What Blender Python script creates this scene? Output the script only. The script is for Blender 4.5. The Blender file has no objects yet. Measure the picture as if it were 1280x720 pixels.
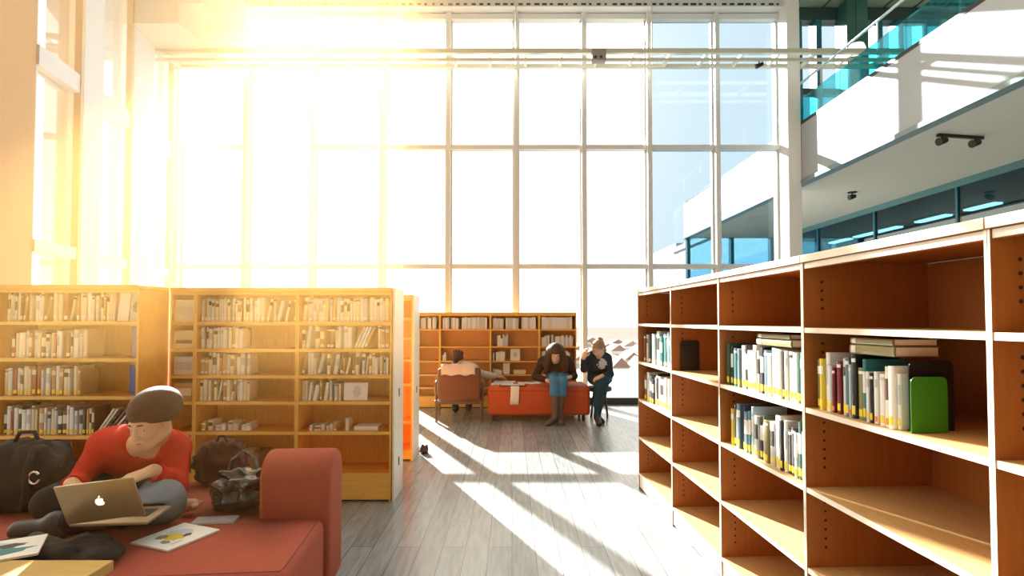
import bpy, bmesh, math, random
import numpy as np
from mathutils import Vector, Matrix, Euler

R = math.radians
C = bpy.context.scene.collection
rnd = random.Random(7)

# ------------------------------------------------------------------ materials
def lin(r, g, b):
    f = lambda c: (c / 12.92) if c <= 0.04045 else ((c + 0.055) / 1.055) ** 2.4
    return (f(r / 255), f(g / 255), f(b / 255), 1.0)

MATS = {}
def mat(name, col, rough=0.5, metal=0.0, spec=0.5, noise=0.0, nscale=8.0, bump=0.0, bscale=60.0, coat=0.0, stretch=None):
    if name in MATS:
        return MATS[name]
    m = bpy.data.materials.new(name)
    m.use_nodes = True
    nt = m.node_tree
    b = nt.nodes['Principled BSDF']
    b.inputs['Base Color'].default_value = col
    b.inputs['Roughness'].default_value = rough
    b.inputs['Metallic'].default_value = metal
    b.inputs['Specular IOR Level'].default_value = spec
    b.inputs['Coat Weight'].default_value = coat
    if noise or bump:
        tc = nt.nodes.new('ShaderNodeTexCoord')
        mp = nt.nodes.new('ShaderNodeMapping')
        nt.links.new(tc.outputs['Object'], mp.inputs['Vector'])
        if stretch:
            mp.inputs['Scale'].default_value = stretch
        if noise:
            n = nt.nodes.new('ShaderNodeTexNoise')
            n.inputs['Scale'].default_value = nscale
            n.inputs['Detail'].default_value = 5
            nt.links.new(mp.outputs['Vector'], n.inputs['Vector'])
            mx = nt.nodes.new('ShaderNodeMixRGB')
            mx.inputs['Color1'].default_value = tuple(c * (1 - noise) for c in col[:3]) + (1,)
            mx.inputs['Color2'].default_value = tuple(min(1, c * (1 + noise)) for c in col[:3]) + (1,)
            nt.links.new(n.outputs['Fac'], mx.inputs['Fac'])
            nt.links.new(mx.outputs['Color'], b.inputs['Base Color'])
        if bump:
            n2 = nt.nodes.new('ShaderNodeTexNoise')
            n2.inputs['Scale'].default_value = bscale
            n2.inputs['Detail'].default_value = 4
            nt.links.new(mp.outputs['Vector'], n2.inputs['Vector'])
            bp = nt.nodes.new('ShaderNodeBump')
            bp.inputs['Strength'].default_value = bump
            bp.inputs['Distance'].default_value = 0.01
            nt.links.new(n2.outputs['Fac'], bp.inputs['Height'])
            nt.links.new(bp.outputs['Normal'], b.inputs['Normal'])
    MATS[name] = m
    return m

def wood(name, col, rough=0.45, grain=0.25, axis=(3, 3, 30)):
    """Fine straight wood grain, along the axis with the smallest scale."""
    if name in MATS:
        return MATS[name]
    m = bpy.data.materials.new(name)
    m.use_nodes = True
    nt = m.node_tree
    b = nt.nodes['Principled BSDF']
    b.inputs['Roughness'].default_value = rough
    tc = nt.nodes.new('ShaderNodeTexCoord')
    mp = nt.nodes.new('ShaderNodeMapping')
    mp.inputs['Scale'].default_value = axis
    n = nt.nodes.new('ShaderNodeTexNoise')
    n.inputs['Scale'].default_value = 2.2
    n.inputs['Detail'].default_value = 6
    n.inputs['Roughness'].default_value = 0.65
    rp = nt.nodes.new('ShaderNodeValToRGB')
    rp.color_ramp.elements[0].position = 0.3
    rp.color_ramp.elements[1].position = 0.7
    rp.color_ramp.elements[0].color = tuple(c * (1 - grain) for c in col[:3]) + (1,)
    rp.color_ramp.elements[1].color = tuple(min(1, c * (1 + grain * 0.5)) for c in col[:3]) + (1,)
    nt.links.new(tc.outputs['Object'], mp.inputs['Vector'])
    nt.links.new(mp.outputs['Vector'], n.inputs['Vector'])
    nt.links.new(n.outputs['Fac'], rp.inputs['Fac'])
    nt.links.new(rp.outputs['Color'], b.inputs['Base Color'])
    MATS[name] = m
    return m

def glass(name, tint=(1, 1, 1, 1), gloss=0.06, rough=0.0):
    if name in MATS:
        return MATS[name]
    m = bpy.data.materials.new(name)
    m.use_nodes = True
    nt = m.node_tree
    nt.nodes.remove(nt.nodes['Principled BSDF'])
    out = nt.nodes['Material Output']
    t = nt.nodes.new('ShaderNodeBsdfTransparent')
    t.inputs['Color'].default_value = tint
    g = nt.nodes.new('ShaderNodeBsdfGlossy')
    g.inputs['Roughness'].default_value = rough
    fr = nt.nodes.new('ShaderNodeLayerWeight')
    fr.inputs['Blend'].default_value = 0.25
    ml = nt.nodes.new('ShaderNodeMath'); ml.operation = 'MULTIPLY_ADD'
    ml.inputs[1].default_value = 0.35
    ml.inputs[2].default_value = gloss * 0.5
    mx = nt.nodes.new('ShaderNodeMixShader')
    nt.links.new(fr.outputs['Fresnel'], ml.inputs[0])
    nt.links.new(ml.outputs[0], mx.inputs['Fac'])
    nt.links.new(t.outputs[0], mx.inputs[1])
    nt.links.new(g.outputs[0], mx.inputs[2])
    nt.links.new(mx.outputs[0], out.inputs['Surface'])
    MATS[name] = m
    return m

def emit(name, col, strength):
    if name in MATS:
        return MATS[name]
    m = bpy.data.materials.new(name)
    m.use_nodes = True
    b = m.node_tree.nodes['Principled BSDF']
    b.inputs['Base Color'].default_value = col
    b.inputs['Emission Color'].default_value = col
    b.inputs['Emission Strength'].default_value = strength
    MATS[name] = m
    return m

# ------------------------------------------------------------------ mesh builder
class MB:
    def __init__(s):
        s.v, s.f, s.m, s.sm = [], [], [], []
    def add(s, vs, fs, m=0, T=None, smooth=False):
        b = len(s.v)
        for p in vs:
            p = Vector(p)
            s.v.append(tuple(T @ p) if T is not None else tuple(p))
        for i, f in enumerate(fs):
            s.f.append(tuple(b + k for k in f))
            s.m.append(m[i] if isinstance(m, (list, tuple)) else m)
            s.sm.append(smooth)
    def box(s, x0, x1, y0, y1, z0, z1, m=0, fm=None, T=None):
        vs = [(x0, y0, z0), (x1, y0, z0), (x1, y1, z0), (x0, y1, z0), (x0, y0, z1), (x1, y0, z1), (x1, y1, z1), (x0, y1, z1)]
        keys = ['-z', '+z', '-y', '+x', '+y', '-x']
        fs = [(0, 3, 2, 1), (4, 5, 6, 7), (0, 1, 5, 4), (1, 2, 6, 5), (2, 3, 7, 6), (3, 0, 4, 7)]
        fm = fm or {}
        s.add(vs, fs, [fm.get(k, m) for k in keys], T)
    def rbox(s, x0, x1, y0, y1, z0, z1, r=0.01, seg=3, m=0, T=None):
        """A box with every edge rounded."""
        bm = bmesh.new()
        bmesh.ops.create_cube(bm, size=1)
        for v in bm.verts:
            v.co = ((x0 + x1) / 2 + v.co.x * (x1 - x0), (y0 + y1) / 2 + v.co.y * (y1 - y0), (z0 + z1) / 2 + v.co.z * (z1 - z0))
        bmesh.ops.bevel(bm, geom=list(bm.edges), offset=r, segments=seg, affect='EDGES', profile=0.5)
        bm.verts.index_update()
        s.add([v.co.copy() for v in bm.verts], [[v.index for v in f.verts] for f in bm.faces], m, T, True)
        bm.free()
    def prism(s, pts, z0, z1, m=0, T=None, smooth=False):
        """Extrude the outline PTS (counter-clockwise, x/y) from z0 to z1."""
        n = len(pts)
        vs = [(p[0], p[1], z0) for p in pts] + [(p[0], p[1], z1) for p in pts]
        fs = [tuple(range(n - 1, -1, -1)), tuple(range(n, 2 * n))]
        s.add(vs, fs, m, T)
        s.add(vs, [(i, (i + 1) % n, n + (i + 1) % n, n + i) for i in range(n)], m, T, smooth)
    def tube(s, pts, r, n=8, m=0, T=None, caps=True):
        """A tube along the points; r is one radius or one per point."""
        P = [Vector(p) for p in pts]
        rs = r if isinstance(r, (list, tuple)) else [r] * len(P)
        rings, up = [], None
        for i, p in enumerate(P):
            d = (P[min(i + 1, len(P) - 1)] - P[max(i - 1, 0)]).normalized()
            if up is None:
                up = Vector((0, 0, 1)) if abs(d.z) < 0.9 else Vector((1, 0, 0))
            a = d.cross(up)
            if a.length < 1e-6:
                a = d.cross(Vector((0, 1, 0)))
            a.normalize()
            up = a.cross(d).normalized()
            rings.append([p + (a * math.cos(2 * math.pi * k / n) + up * math.sin(2 * math.pi * k / n)) * rs[i] for k in range(n)])
        vs = [v for g in rings for v in g]
        fs = []
        for i in range(len(P) - 1):
            for k in range(n):
                fs.append((i * n + k, i * n + (k + 1) % n, (i + 1) * n + (k + 1) % n, (i + 1) * n + k))
        s.add(vs, fs, m, T, True)
        if caps:
            s.add(vs, [tuple(range(n - 1, -1, -1)), tuple((len(P) - 1) * n + k for k in range(n))], m, T)
    def cyl(s, c, r, h, n=16, m=0, T=None, r2=None):
        s.tube([c, (c[0], c[1], c[2] + h)], [r, r if r2 is None else r2], n, m, T)
    def lathe(s, prof, n=20, m=0, T=None):
        vs, fs = [], []
        for (r, z) in prof:
            for k in range(n):
                a = 2 * math.pi * k / n
                vs.append((r * math.cos(a), r * math.sin(a), z))
        for i in range(len(prof) - 1):
            for k in range(n):
                fs.append((i * n + k, i * n + (k + 1) % n, (i + 1) * n + (k + 1) % n, (i + 1) * n + k))
        s.add(vs, fs, m, T, True)
    def mesh(s, name, mats):
        me = bpy.data.meshes.new(name)
        me.from_pydata(s.v, [], s.f)
        for m in (mats if isinstance(mats, (list, tuple)) else [mats]):
            me.materials.append(m)
        me.polygons.foreach_set('material_index', s.m)
        me.polygons.foreach_set('use_smooth', s.sm)
        me.update()
        return me

def link(name, me, parent=None):
    o = bpy.data.objects.new(name, me)
    C.objects.link(o)
    if parent is not None:
        o.parent = parent
    return o

def obj(name, mb, mats, parent=None, bevel=0.0, seg=2, M=None):
    o = link(name, mb.mesh(name, mats), parent)
    if bevel:
        b = o.modifiers.new('edge', 'BEVEL')
        b.width = bevel
        b.segments = seg
        b.limit_method = 'ANGLE'
        b.angle_limit = R(40)
    if M is not None:
        o.matrix_world = M
    return o

def tag(o, label, cat, group=None, kind=None):
    o['label'] = label
    o['category'] = cat
    if group:
        o['group'] = group
    if kind:
        o['kind'] = kind
    return o

def thing(name, label, cat, M=None, group=None):
    o = link(name, None)
    o.empty_display_size = 0.1
    if M is not None:
        o.matrix_world = M
    return tag(o, label, cat, group)

def struct(name, mb, mats, bevel=0.0):
    o = obj(name, mb, mats, None, bevel)
    o['kind'] = 'structure'
    return o

def dup(o, M, label=None, group=None):
    """A copy of a thing with copies of its parts and sub-parts."""
    r = o.copy(); C.objects.link(r); r.matrix_world = M
    if label: r['label'] = label
    if group: r['group'] = group
    for ch in list(o.children):
        c = ch.copy(); C.objects.link(c); c.parent = r
        for g in ch.children:
            d = g.copy(); C.objects.link(d); d.parent = c
    return r

def TR(x, y, z, rz=0.0, rx=0.0, ry=0.0):
    return Matrix.Translation((x, y, z)) @ Euler((rx, ry, rz)).to_matrix().to_4x4()

EYE = 1.28

# ------------------------------------------------------------------ palette
M_ORANGE = wood('honey_wood', (0.88, 0.33, 0.022, 1), 0.5, 0.16, (30, 3, 3))
M_ORANGE_EDGE = wood('honey_wood_edge', (0.90, 0.50, 0.10, 1), 0.5, 0.12, (3, 30, 30))
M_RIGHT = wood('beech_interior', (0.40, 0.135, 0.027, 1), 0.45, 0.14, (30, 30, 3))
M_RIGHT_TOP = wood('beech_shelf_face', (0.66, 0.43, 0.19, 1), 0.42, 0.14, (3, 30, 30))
M_CREAM = mat('cream_edge_band', (0.86, 0.78, 0.66, 1), 0.4)
M_WHITE = mat('white_paint', (0.86, 0.86, 0.85, 1), 0.5)
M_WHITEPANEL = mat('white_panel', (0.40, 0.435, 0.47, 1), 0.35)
M_FRAME = mat('pale_aluminium', (0.72, 0.73, 0.73, 1), 0.4, 0.1)
M_FRAMETAN = mat('tan_frame', (0.78, 0.60, 0.40, 1), 0.5)
M_TEALFRAME = mat('blue_green_frame', (0.02, 0.15, 0.22, 1), 0.4)
M_DKGREEN = mat('dark_green_beam', (0.03, 0.07, 0.06, 1), 0.5)
M_BLACK = mat('black_metal', (0.012, 0.012, 0.014, 1), 0.4)
M_DARKHOLE = mat('peg_hole', (0.04, 0.018, 0.008, 1), 0.8)
M_GLASS = glass('clear_glass', (0.985, 0.99, 0.99, 1), 0.03)
M_TEALGLASS = glass('teal_glass', (0.22, 0.80, 0.88, 1), 0.14)
M_DARKGLASS = glass('dark_teal_glass', (0.26, 0.44, 0.50, 1), 0.14)
# ================================================================== THE ROOM
YW = 8.68                       # the window wall
# floor: dark grey boards running towards the windows
def floor_material():
    m = bpy.data.materials.new('grey_floor_boards')
    m.use_nodes = True
    nt = m.node_tree
    b = nt.nodes['Principled BSDF']
    tc = nt.nodes.new('ShaderNodeTexCoord')
    mp = nt.nodes.new('ShaderNodeMapping')
    mp.inputs['Rotation'].default_value = (0, 0, R(90))
    br = nt.nodes.new('ShaderNodeTexBrick')
    br.inputs['Scale'].default_value = 1.0
    br.inputs['Brick Width'].default_value = 1.6
    br.inputs['Row Height'].default_value = 0.13
    br.inputs['Mortar Size'].default_value = 0.0022
    br.inputs['Color1'].default_value = (0.25, 0.29, 0.305, 1)
    br.inputs['Color2'].default_value = (0.35, 0.395, 0.405, 1)
    br.inputs['Mortar'].default_value = (0.09, 0.10, 0.11, 1)
    n = nt.nodes.new('ShaderNodeTexNoise')
    n.inputs['Scale'].default_value = 5
    n.inputs['Detail'].default_value = 7
    mp2 = nt.nodes.new('ShaderNodeMapping')
    mp2.inputs['Scale'].default_value = (9, 0.8, 1)
    mx = nt.nodes.new('ShaderNodeMixRGB'); mx.blend_type = 'MULTIPLY'
    mx.inputs['Fac'].default_value = 0.6
    rp = nt.nodes.new('ShaderNodeValToRGB')
    rp.color_ramp.elements[0].position = 0.32; rp.color_ramp.elements[0].color = (0.45, 0.45, 0.45, 1)
    rp.color_ramp.elements[1].position = 0.62; rp.color_ramp.elements[1].color = (1, 1, 1, 1)
    nt.links.new(tc.outputs['Object'], mp.inputs['Vector'])
    nt.links.new(tc.outputs['Object'], mp2.inputs['Vector'])
    nt.links.new(mp.outputs['Vector'], br.inputs['Vector'])
    nt.links.new(mp2.outputs['Vector'], n.inputs['Vector'])
    nt.links.new(n.outputs['Fac'], rp.inputs['Fac'])
    nt.links.new(br.outputs['Color'], mx.inputs['Color1'])
    nt.links.new(rp.outputs['Color'], mx.inputs['Color2'])
    nt.links.new(mx.outputs['Color'], b.inputs['Base Color'])
    b.inputs['Roughness'].default_value = 0.27
    b.inputs['Specular IOR Level'].default_value = 0.85
    bp = nt.nodes.new('ShaderNodeBump'); bp.inputs['Strength'].default_value = 0.12; bp.inputs['Distance'].default_value = 0.004
    nt.links.new(rp.outputs['Color'], bp.inputs['Height'])
    nt.links.new(bp.outputs['Normal'], b.inputs['Normal'])
    return m
fb = MB(); fb.box(-7.5, 11.5, -1.5, 14.6, -0.2, 0.0)
struct('floor', fb, floor_material())

# --- the window wall at the end: one window per bay, posts between
M_SOLAR = glass('pale_blue_solar_glass', (0.62, 0.69, 0.735, 1), 0.08)
POSTS = [-5.19, -4.13, -3.10, -2.02, -0.99, 0.06, 1.117, 2.134, 3.19]
ENDPOST = 4.28
TRANSOMS = [2.11, 3.97]
ZTOP = 6.08
xs = POSTS + [ENDPOST]
for i in range(len(xs) - 1):
    a, b = xs[i] + 0.035, xs[i + 1] - (0.035 if i < len(xs) - 2 else 0.11)
    f = MB()
    for z in TRANSOMS:
        f.box(a, b, YW - 0.05, YW + 0.09, z - 0.035, z + 0.035)
    f.box(a, b, YW - 0.05, YW + 0.09, ZTOP - 0.09, ZTOP)
    for s in (a, b - 0.022):                      # slim inner sash frames
        f.box(s, s + 0.022, YW + 0.02, YW + 0.085, 0.1, ZTOP - 0.09)
    w = struct('window_%d' % (i + 1), f, M_FRAME, 0.004)
    g = MB()
    zz = [0.10] + TRANSOMS + [ZTOP - 0.05]
    for k in range(3):
        g.box(a, b, YW + 0.045, YW + 0.055, zz[k] + 0.03, zz[k + 1] - 0.03)
    obj('glass_pane', g, M_SOLAR if i >= 7 else M_GLASS, w)
for i, x in enumerate(POSTS):
    p = MB(); p.box(x - 0.035, x + 0.035, YW - 0.10, YW + 0.16, 0, ZTOP + 0.25)
    struct('trim_%d' % (i + 1), p, M_FRAME, 0.004)
p = MB(); p.box(ENDPOST - 0.11, ENDPOST + 0.085, YW - 0.30, YW + 0.2, 0, 6.45)
struct('wall_end_column', p, M_WHITE, 0.006)
p = MB(); p.box(-5.3, 4.17, YW - 0.16, YW - 0.06, 0, 0.10)
struct('baseboard_back', p, M_BLACK, 0.004)
# head beam with a row of dark perforations, and the strip of roof above it
p = MB(); p.box(-5.4, 4.17, YW - 0.22, YW + 0.2, ZTOP + 0.01, ZTOP + 0.12)
k = -5.3
while k < 4.1:
    p.box(k, k + rnd.uniform(0.03, 0.09), YW - 0.232, YW - 0.215, ZTOP + 0.03, ZTOP + 0.055, 1)
    k += 0.12
struct('trim_20', p, [M_FRAME, M_BLACK])
p = MB(); p.box(-6.2, 4.3, 7.4, YW + 0.5, ZTOP + 0.14, ZTOP + 0.34)
struct('ceiling', p, mat('grey_green_ceiling', (0.42, 0.46, 0.44, 1), 0.7))

# --- the glazed wall down the left: broad white piers and recessed windows
WDIR = Vector((-0.193, 1.0, 0)).normalized()
WPT = Vector((-5.27, YW, 0))
def wall_pt(Y):
    return WPT + WDIR * ((Y - YW) / WDIR.y)
WR = math.atan2(-WDIR.x, WDIR.y)                 # turns +Y onto the wall's run
def wall_frame(Y):
    p = wall_pt(Y)
    return TR(p.x, p.y, 0, WR)
piers = [(4.55, 5.36), (6.10, 6.50), (7.22, 7.82), (8.50, 8.66)]
for i, (a, b) in enumerate(piers):
    L = (b - a) / WDIR.y
    p = MB(); p.box(-0.34, 0.05 if i else 0.02, 0, L, 0, 7.2, T=wall_frame(a))
    struct('wall_left_pier_%d' % (i + 1), p, M_WHITE if i else mat('tan_pier', (0.70, 0.42, 0.22, 1), 0.6), 0.008)
wins = [(5.36, 6.10), (6.50, 7.22), (7.82, 8.50)]
for i, (a, b) in enumerate(wins):
    L = (b - a) / WDIR.y
    f = MB()
    T = wall_frame(a)
    for z0, z1 in ((1.94, 2.06), (3.76, 3.96), (5.6, 5.8)):
        f.box(-0.12, 0.04, 0, L, z0, z1, 0, T=T)
    f.box(-0.02, 0.05, L - 0.055, L - 0.005, 0.0, 7.2, 1, T=T)     # tan end post
    f.box(-0.10, 0.01, 0.0, 0.03, 0.0, 7.2, 0, T=T)
    f.box(-0.12, 0.04, 0, L, 0.0, 0.12, 0, T=T)
    w = struct('window_%d' % (20 + i), f, [M_WHITE, M_FRAMETAN])
    g = MB()
    for z0, z1 in ((0.12, 1.94), (2.06, 3.76), (3.96, 5.6), (5.8, 7.2)):
        g.box(-0.065, -0.055, 0.03, L - 0.075, z0, z1, T=T)
    obj('glass_pane', g, M_GLASS, w)
# stepped bulkhead in the upper corner
p = MB()
p.box(-5.15, -4.35, 7.2, YW - 0.25, 5.15, 6.1)
p.box(-4.35, -4.05, 7.2, YW - 0.25, 5.42, 6.1)
struct('ceiling_bulkhead', p, mat('cream_plaster', (0.80, 0.74, 0.66, 1), 0.7), 0.006)

# --- ladder-shaped truss hanging in front of the window wall
t = thing('ladder_truss', 'long pale steel ladder truss spanning the upper window wall', 'truss', TR(0, 0, 0))
MT = mat('truss_steel', (0.70, 0.71, 0.62, 1), 0.4, 0.2)
YN, YF, ZT = 7.95, 8.42, 5.14
for (y, z, r) in ((YN, ZT, 0.035), (YN, ZT - 0.12, 0.022), (YF, ZT, 0.03)):
    b = MB(); b.box(-5.15, 5.6, y - r, y + r, z - r, z + r)
    obj('rail', b, MT, t, 0.006)
x = -5.05
while x < 5.5:
    b = MB(); b.box(x - 0.022, x + 0.022, YN + 0.036, YF - 0.031, ZT - 0.025, ZT + 0.02)
    obj('rung', b, mat('white_rung', (0.85, 0.85, 0.80, 1), 0.4), t, 0.004)
    x += 0.525
for x in (-4.13, -2.02, 0.06, 2.134, 4.2):
    b = MB(); b.tube([(x, YF, ZT + 0.031), (x, YF, ZTOP + 0.135)], 0.009, 8)
    obj('hanger', b, MT, t)
# small grey box on the truss
o = thing('junction_box', 'small grey box with dark sockets hung on the ladder truss', 'junction box', TR(1.13, YN - 0.10, ZT - 0.20))
b = MB(); b.rbox(0, 0.20, -0.06, 0.06, 0, 0.165, 0.008)
obj('housing', b, mat('grey_box', (0.30, 0.28, 0.28, 1), 0.5), o)
for s in (0.045, 0.125):
    b = MB(); b.tube([(s, -0.060, 0.045), (s, -0.068, 0.045)], 0.02, 12)
    obj('socket', b, M_BLACK, o)
b = MB(); b.box(0.08, 0.12, -0.02, 0.060, 0.165, 0.175); b.box(0.08, 0.12, 0.048, 0.060, 0.165, 0.20)
obj('bracket', b, M_BLACK, o)
b = MB()
o = thing('truss_spotlight', 'tiny black spotlight clamped on the ladder truss by the white column', 'spotlight', TR(3.55, YN - 0.005, ZT - 0.155))
b = MB(); b.tube([(0, 0, 0.01), (0, 0, -0.03)], 0.008, 8); obj('stem', b, M_BLACK, o)
b = MB(); b.tube([(-0.05, 0.0, -0.07), (0.05, -0.02, -0.03)], [0.035, 0.025], 12); obj('lamp_head', b, M_BLACK, o)

# --- upper gallery on the other side
XB = 4.37
PZ0, PZ1 = 3.36, 4.23
M_SOFFIT = mat('beige_soffit', (0.62, 0.57, 0.48, 1), 0.75)
p = MB(); p.box(XB, XB + 0.10, 2.4, 14.2, PZ0 + 0.035, PZ1)
y = 2.9
while y < 14:                                    # thin seams between the parapet panels
    p.box(XB - 0.001, XB + 0.02, y, y + 0.006, PZ0 + 0.05, PZ1 - 0.005, 1)
    y += 1.25
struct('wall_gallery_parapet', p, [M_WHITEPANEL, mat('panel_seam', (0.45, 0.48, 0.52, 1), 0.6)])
p = MB(); p.box(XB - 0.02, XB + 0.12, 2.4, 14.2, PZ0 - 0.03, PZ0 + 0.03)
struct('trim_21', p, mat('grey_green_trim', (0.22, 0.27, 0.27, 1), 0.4, 0.3), 0.004)
p = MB(); p.box(XB + 0.10, 11.0, 2.4, 14.2, PZ0, PZ0 + 0.25, 0)
struct('ceiling_under_gallery', p, M_SOFFIT)
p = MB(); p.box(XB - 0.005, XB + 0.05, 2.4, 14.0, PZ1 + 0.001, PZ1 + 0.045)
struct('trim_22', p, M_BLACK)
g = thing('glass_balustrade', 'teal tinted glass balustrade along the upper gallery edge', 'balustrade', TR(0, 0, 0))
y = 2.4
while y < 9.0:
    b = MB(); b.box(XB + 0.012, XB + 0.030, y + 0.004, min(y + 1.24, 9.1), PZ1 + 0.046, PZ1 + 0.40)
    obj('glass_panel', b, M_TEALGLASS, g)
    y += 1.25
b = MB(); b.tube([(XB + 0.10, 2.4, PZ1 + 0.71), (XB + 0.10, 9.1, PZ1 + 0.71)], 0.018, 10)
obj('handrail', b, mat('pale_handrail', (0.62, 0.78, 0.80, 1), 0.3, 0.4), g)
y = 3.0
while y < 9.0:
    b = MB(); b.tube([(XB + 0.10, y, PZ1 + 0.001), (XB + 0.10, y, PZ1 + 0.693)], 0.010, 8)
    obj('post', b, M_FRAME, g)
    y += 1.25
# upper window wall with blue-green posts
YU = 9.15
posts = [4.42, 4.70, 5.02, 5.42]
f = MB()
for x in (4.70, 5.02, 6.02, 6.36, 6.75, 7.25, 7.75):
    f.box(x - 0.045, x + 0.045, YU - 0.12, YU + 0.1, 3.62, 6.2, 0)
f.box(4.42, 8.6, YU - 0.10, YU + 0.1, 6.20, 6.40, 1)
f.box(4.42, 8.6, YU - 0.06, YU + 0.06, 4.98, 5.08, 1)
w = struct('window_30', f, [M_TEALFRAME, M_DKGREEN])
b = MB(); b.box(4.42, 8.6, YU + 0.01, YU + 0.02, 3.62, 6.2)
obj('glass_pane', b, glass('pale_blue_glass', (0.64, 0.70, 0.73, 1), 0.05), w)
p = MB(); p.box(5.34, 5.68, YU - 0.35, YU - 0.02, 3.62, 6.4)
struct('wall_gallery_column', p, mat('dark_green_column', (0.04, 0.13, 0.11, 1), 0.35), 0.006)
p = MB(); p.box(4.3, 9.0, 6.3, YU + 0.3, 6.42, 6.6)
for k in range(9):
    p.box(4.6 + k * 0.5, 4.62 + k * 0.5, 6.35, YU, 6.405, 6.42, 1)
struct('ceiling_gallery', p, [mat('green_grey_ceiling', (0.20, 0.26, 0.20, 1), 0.6), M_DKGREEN])
# lamp on the gallery
o = thing('gallery_lamp', 'white drum lamp beside the dark green gallery column', 'lamp', TR(5.33, 8.55, 5.46))
b = MB(); b.lathe([(0.02, 0.09), (0.10, 0.08), (0.13, 0.0), (0.12, -0.05), (0.0, -0.06)], 16); obj('lamp_shade', b, emit('lit_shade', (1, 0.97, 0.9, 1), 1.2), o)
b = MB(); b.tube([(0, 0, 0.088), (0, 0, 0.94)], 0.006, 8); obj('cord', b, M_BLACK, o)
# lit bars under the gallery ceiling
for i, (x, y) in enumerate(((4.95, 8.2), (5.9, 8.35), (5.25, 7.6))):
    o = thing('ceiling_light', ['short bright tube light on the gallery ceiling by the white column', 'short bright tube light on the gallery ceiling by the dark green column', 'short bright tube light hung nearest the glass balustrade'][i], 'light', TR(x, y, 6.36), 'gallery tube lights')
    b = MB(); b.box(-0.16, 0.16, -0.03, 0.03, 0.01, 0.04); obj('housing', b, M_WHITE, o)
    b = MB(); b.tube([(-0.15, 0, -0.006), (0.15, 0, -0.006)], 0.015, 10); obj('tube', b, emit('tube_glow', (0.95, 1, 0.9, 1), 3), o)

# glazed dark room below the gallery
XG = 6.64
p = MB(); p.box(XG - 0.03, XG + 0.05, 2.4, 14.2, PZ0 - 0.10, PZ0 - 0.001)
struct('trim_23', p, mat('teal_beam', (0.10, 0.24, 0.26, 1), 0.4))
f = MB()
for y in (2.6, 4.5, 6.4, 8.3, 10.2, 12.1, 14.0):
    f.box(XG - 0.02, XG + 0.04, y - 0.02, y + 0.02, 0, PZ0 - 0.10)
f.box(XG - 0.02, XG + 0.04, 2.4, 14.2, 0, 0.08)
w = struct('window_31', f, M_TEALFRAME)
b = MB(); b.box(XG, XG + 0.012, 2.4, 14.2, 0.08, PZ0 - 0.10)
obj('glass_pane', b, M_DARKGLASS, w)
p = MB(); p.box(11.0, 11.2, 2.4, 14.2, 0, PZ0 + 0.25)
struct('wall_right', p, mat('dark_teal_wall', (0.04, 0.085, 0.10, 1), 0.6))
p = MB(); p.box(XG + 0.05, 11.0, 2.4, 14.2, PZ0 - 0.09, PZ0 - 0.01)
struct('ceiling_dark_room', p, mat('dark_teal_ceiling', (0.05, 0.09, 0.10, 1), 0.5))
names = ['first', 'second', 'third', 'fourth', 'fifth']
for i, (y0, y1) in enumerate(((13.2, 14.0), (11.5, 13.0), (10.2, 11.0), (9.15, 9.8), (8.0, 8.6))):
    o = thing('ceiling_light', '%s long white ceiling light behind the dark glass, counted from the window wall' % names[i], 'light', TR(8.0, y0, PZ0 - 0.17), 'linear lights in the dark glazed room')
    b = MB(); b.box(-0.10, 0.10, 0, y1 - y0, 0.03, 0.075); obj('housing', b, M_WHITE, o)
    b = MB(); b.box(-0.08, 0.08, 0.02, y1 - y0 - 0.02, 0.0, 0.029); obj('diffuser', b, emit('light_bar', (1, 0.95, 0.85, 1), 10.0), o)
f = MB()
for x in (4.45, 5.55, 6.55, 8.0, 9.5, 10.95):
    f.box(x - 0.04, x + 0.04, 14.05, 14.2, 0, PZ0)
f.box(4.4, 11.0, 14.05, 14.2, 2.1, 2.18); f.box(4.4, 11.0, 14.05, 14.2, 0, 0.1)
w = struct('window_32', f, M_TEALFRAME)
b = MB(); b.box(4.4, 11.0, 14.11, 14.12, 0.1, PZ0)
obj('glass_pane', b, glass('blue_glass', (0.45, 0.68, 0.78, 1), 0.06), w)

# fittings on the beige soffit
def spot(x, y, label, rz, track):
    o = thing('ceiling_spotlight', label, 'spotlight', TR(x, y, PZ0 - 0.001, rz), 'spotlights on the beige soffit')
    if track:
        b = MB(); b.box(-0.30, 0.30, -0.018, 0.018, -0.03, 0.0); obj('track', b, mat('bronze', (0.05, 0.04, 0.03, 1), 0.4, 0.5), o)
    else:
        b = MB(); b.cyl((0, 0, -0.012), 0.07, 0.012, 16); obj('base', b, mat('bronze', (0.05, 0.04, 0.03, 1), 0.4, 0.5), o)
    for sx in ((-0.27,) if not track else (-0.24, 0.2)):
        xx = sx if track else 0.0
        b = MB(); b.tube([(xx, 0, -0.0125 if not track else -0.031), (xx, 0, -0.06)], 0.01, 8); obj('stem', b, M_BLACK, o)
        b = MB(); b.tube([(xx - 0.05, 0, -0.09), (xx + 0.05, 0, -0.065)], [0.045, 0.03], 12); obj('lamp_head', b, mat('bronze', (0.05, 0.04, 0.03, 1), 0.4, 0.5), o)
spot(5.05, 6.25, 'dark twin-headed track spotlight on the beige gallery soffit', R(10), True)
spot(5.53, 9.05, 'small round dark spotlight on the soffit near the white column', 0, False)

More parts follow.
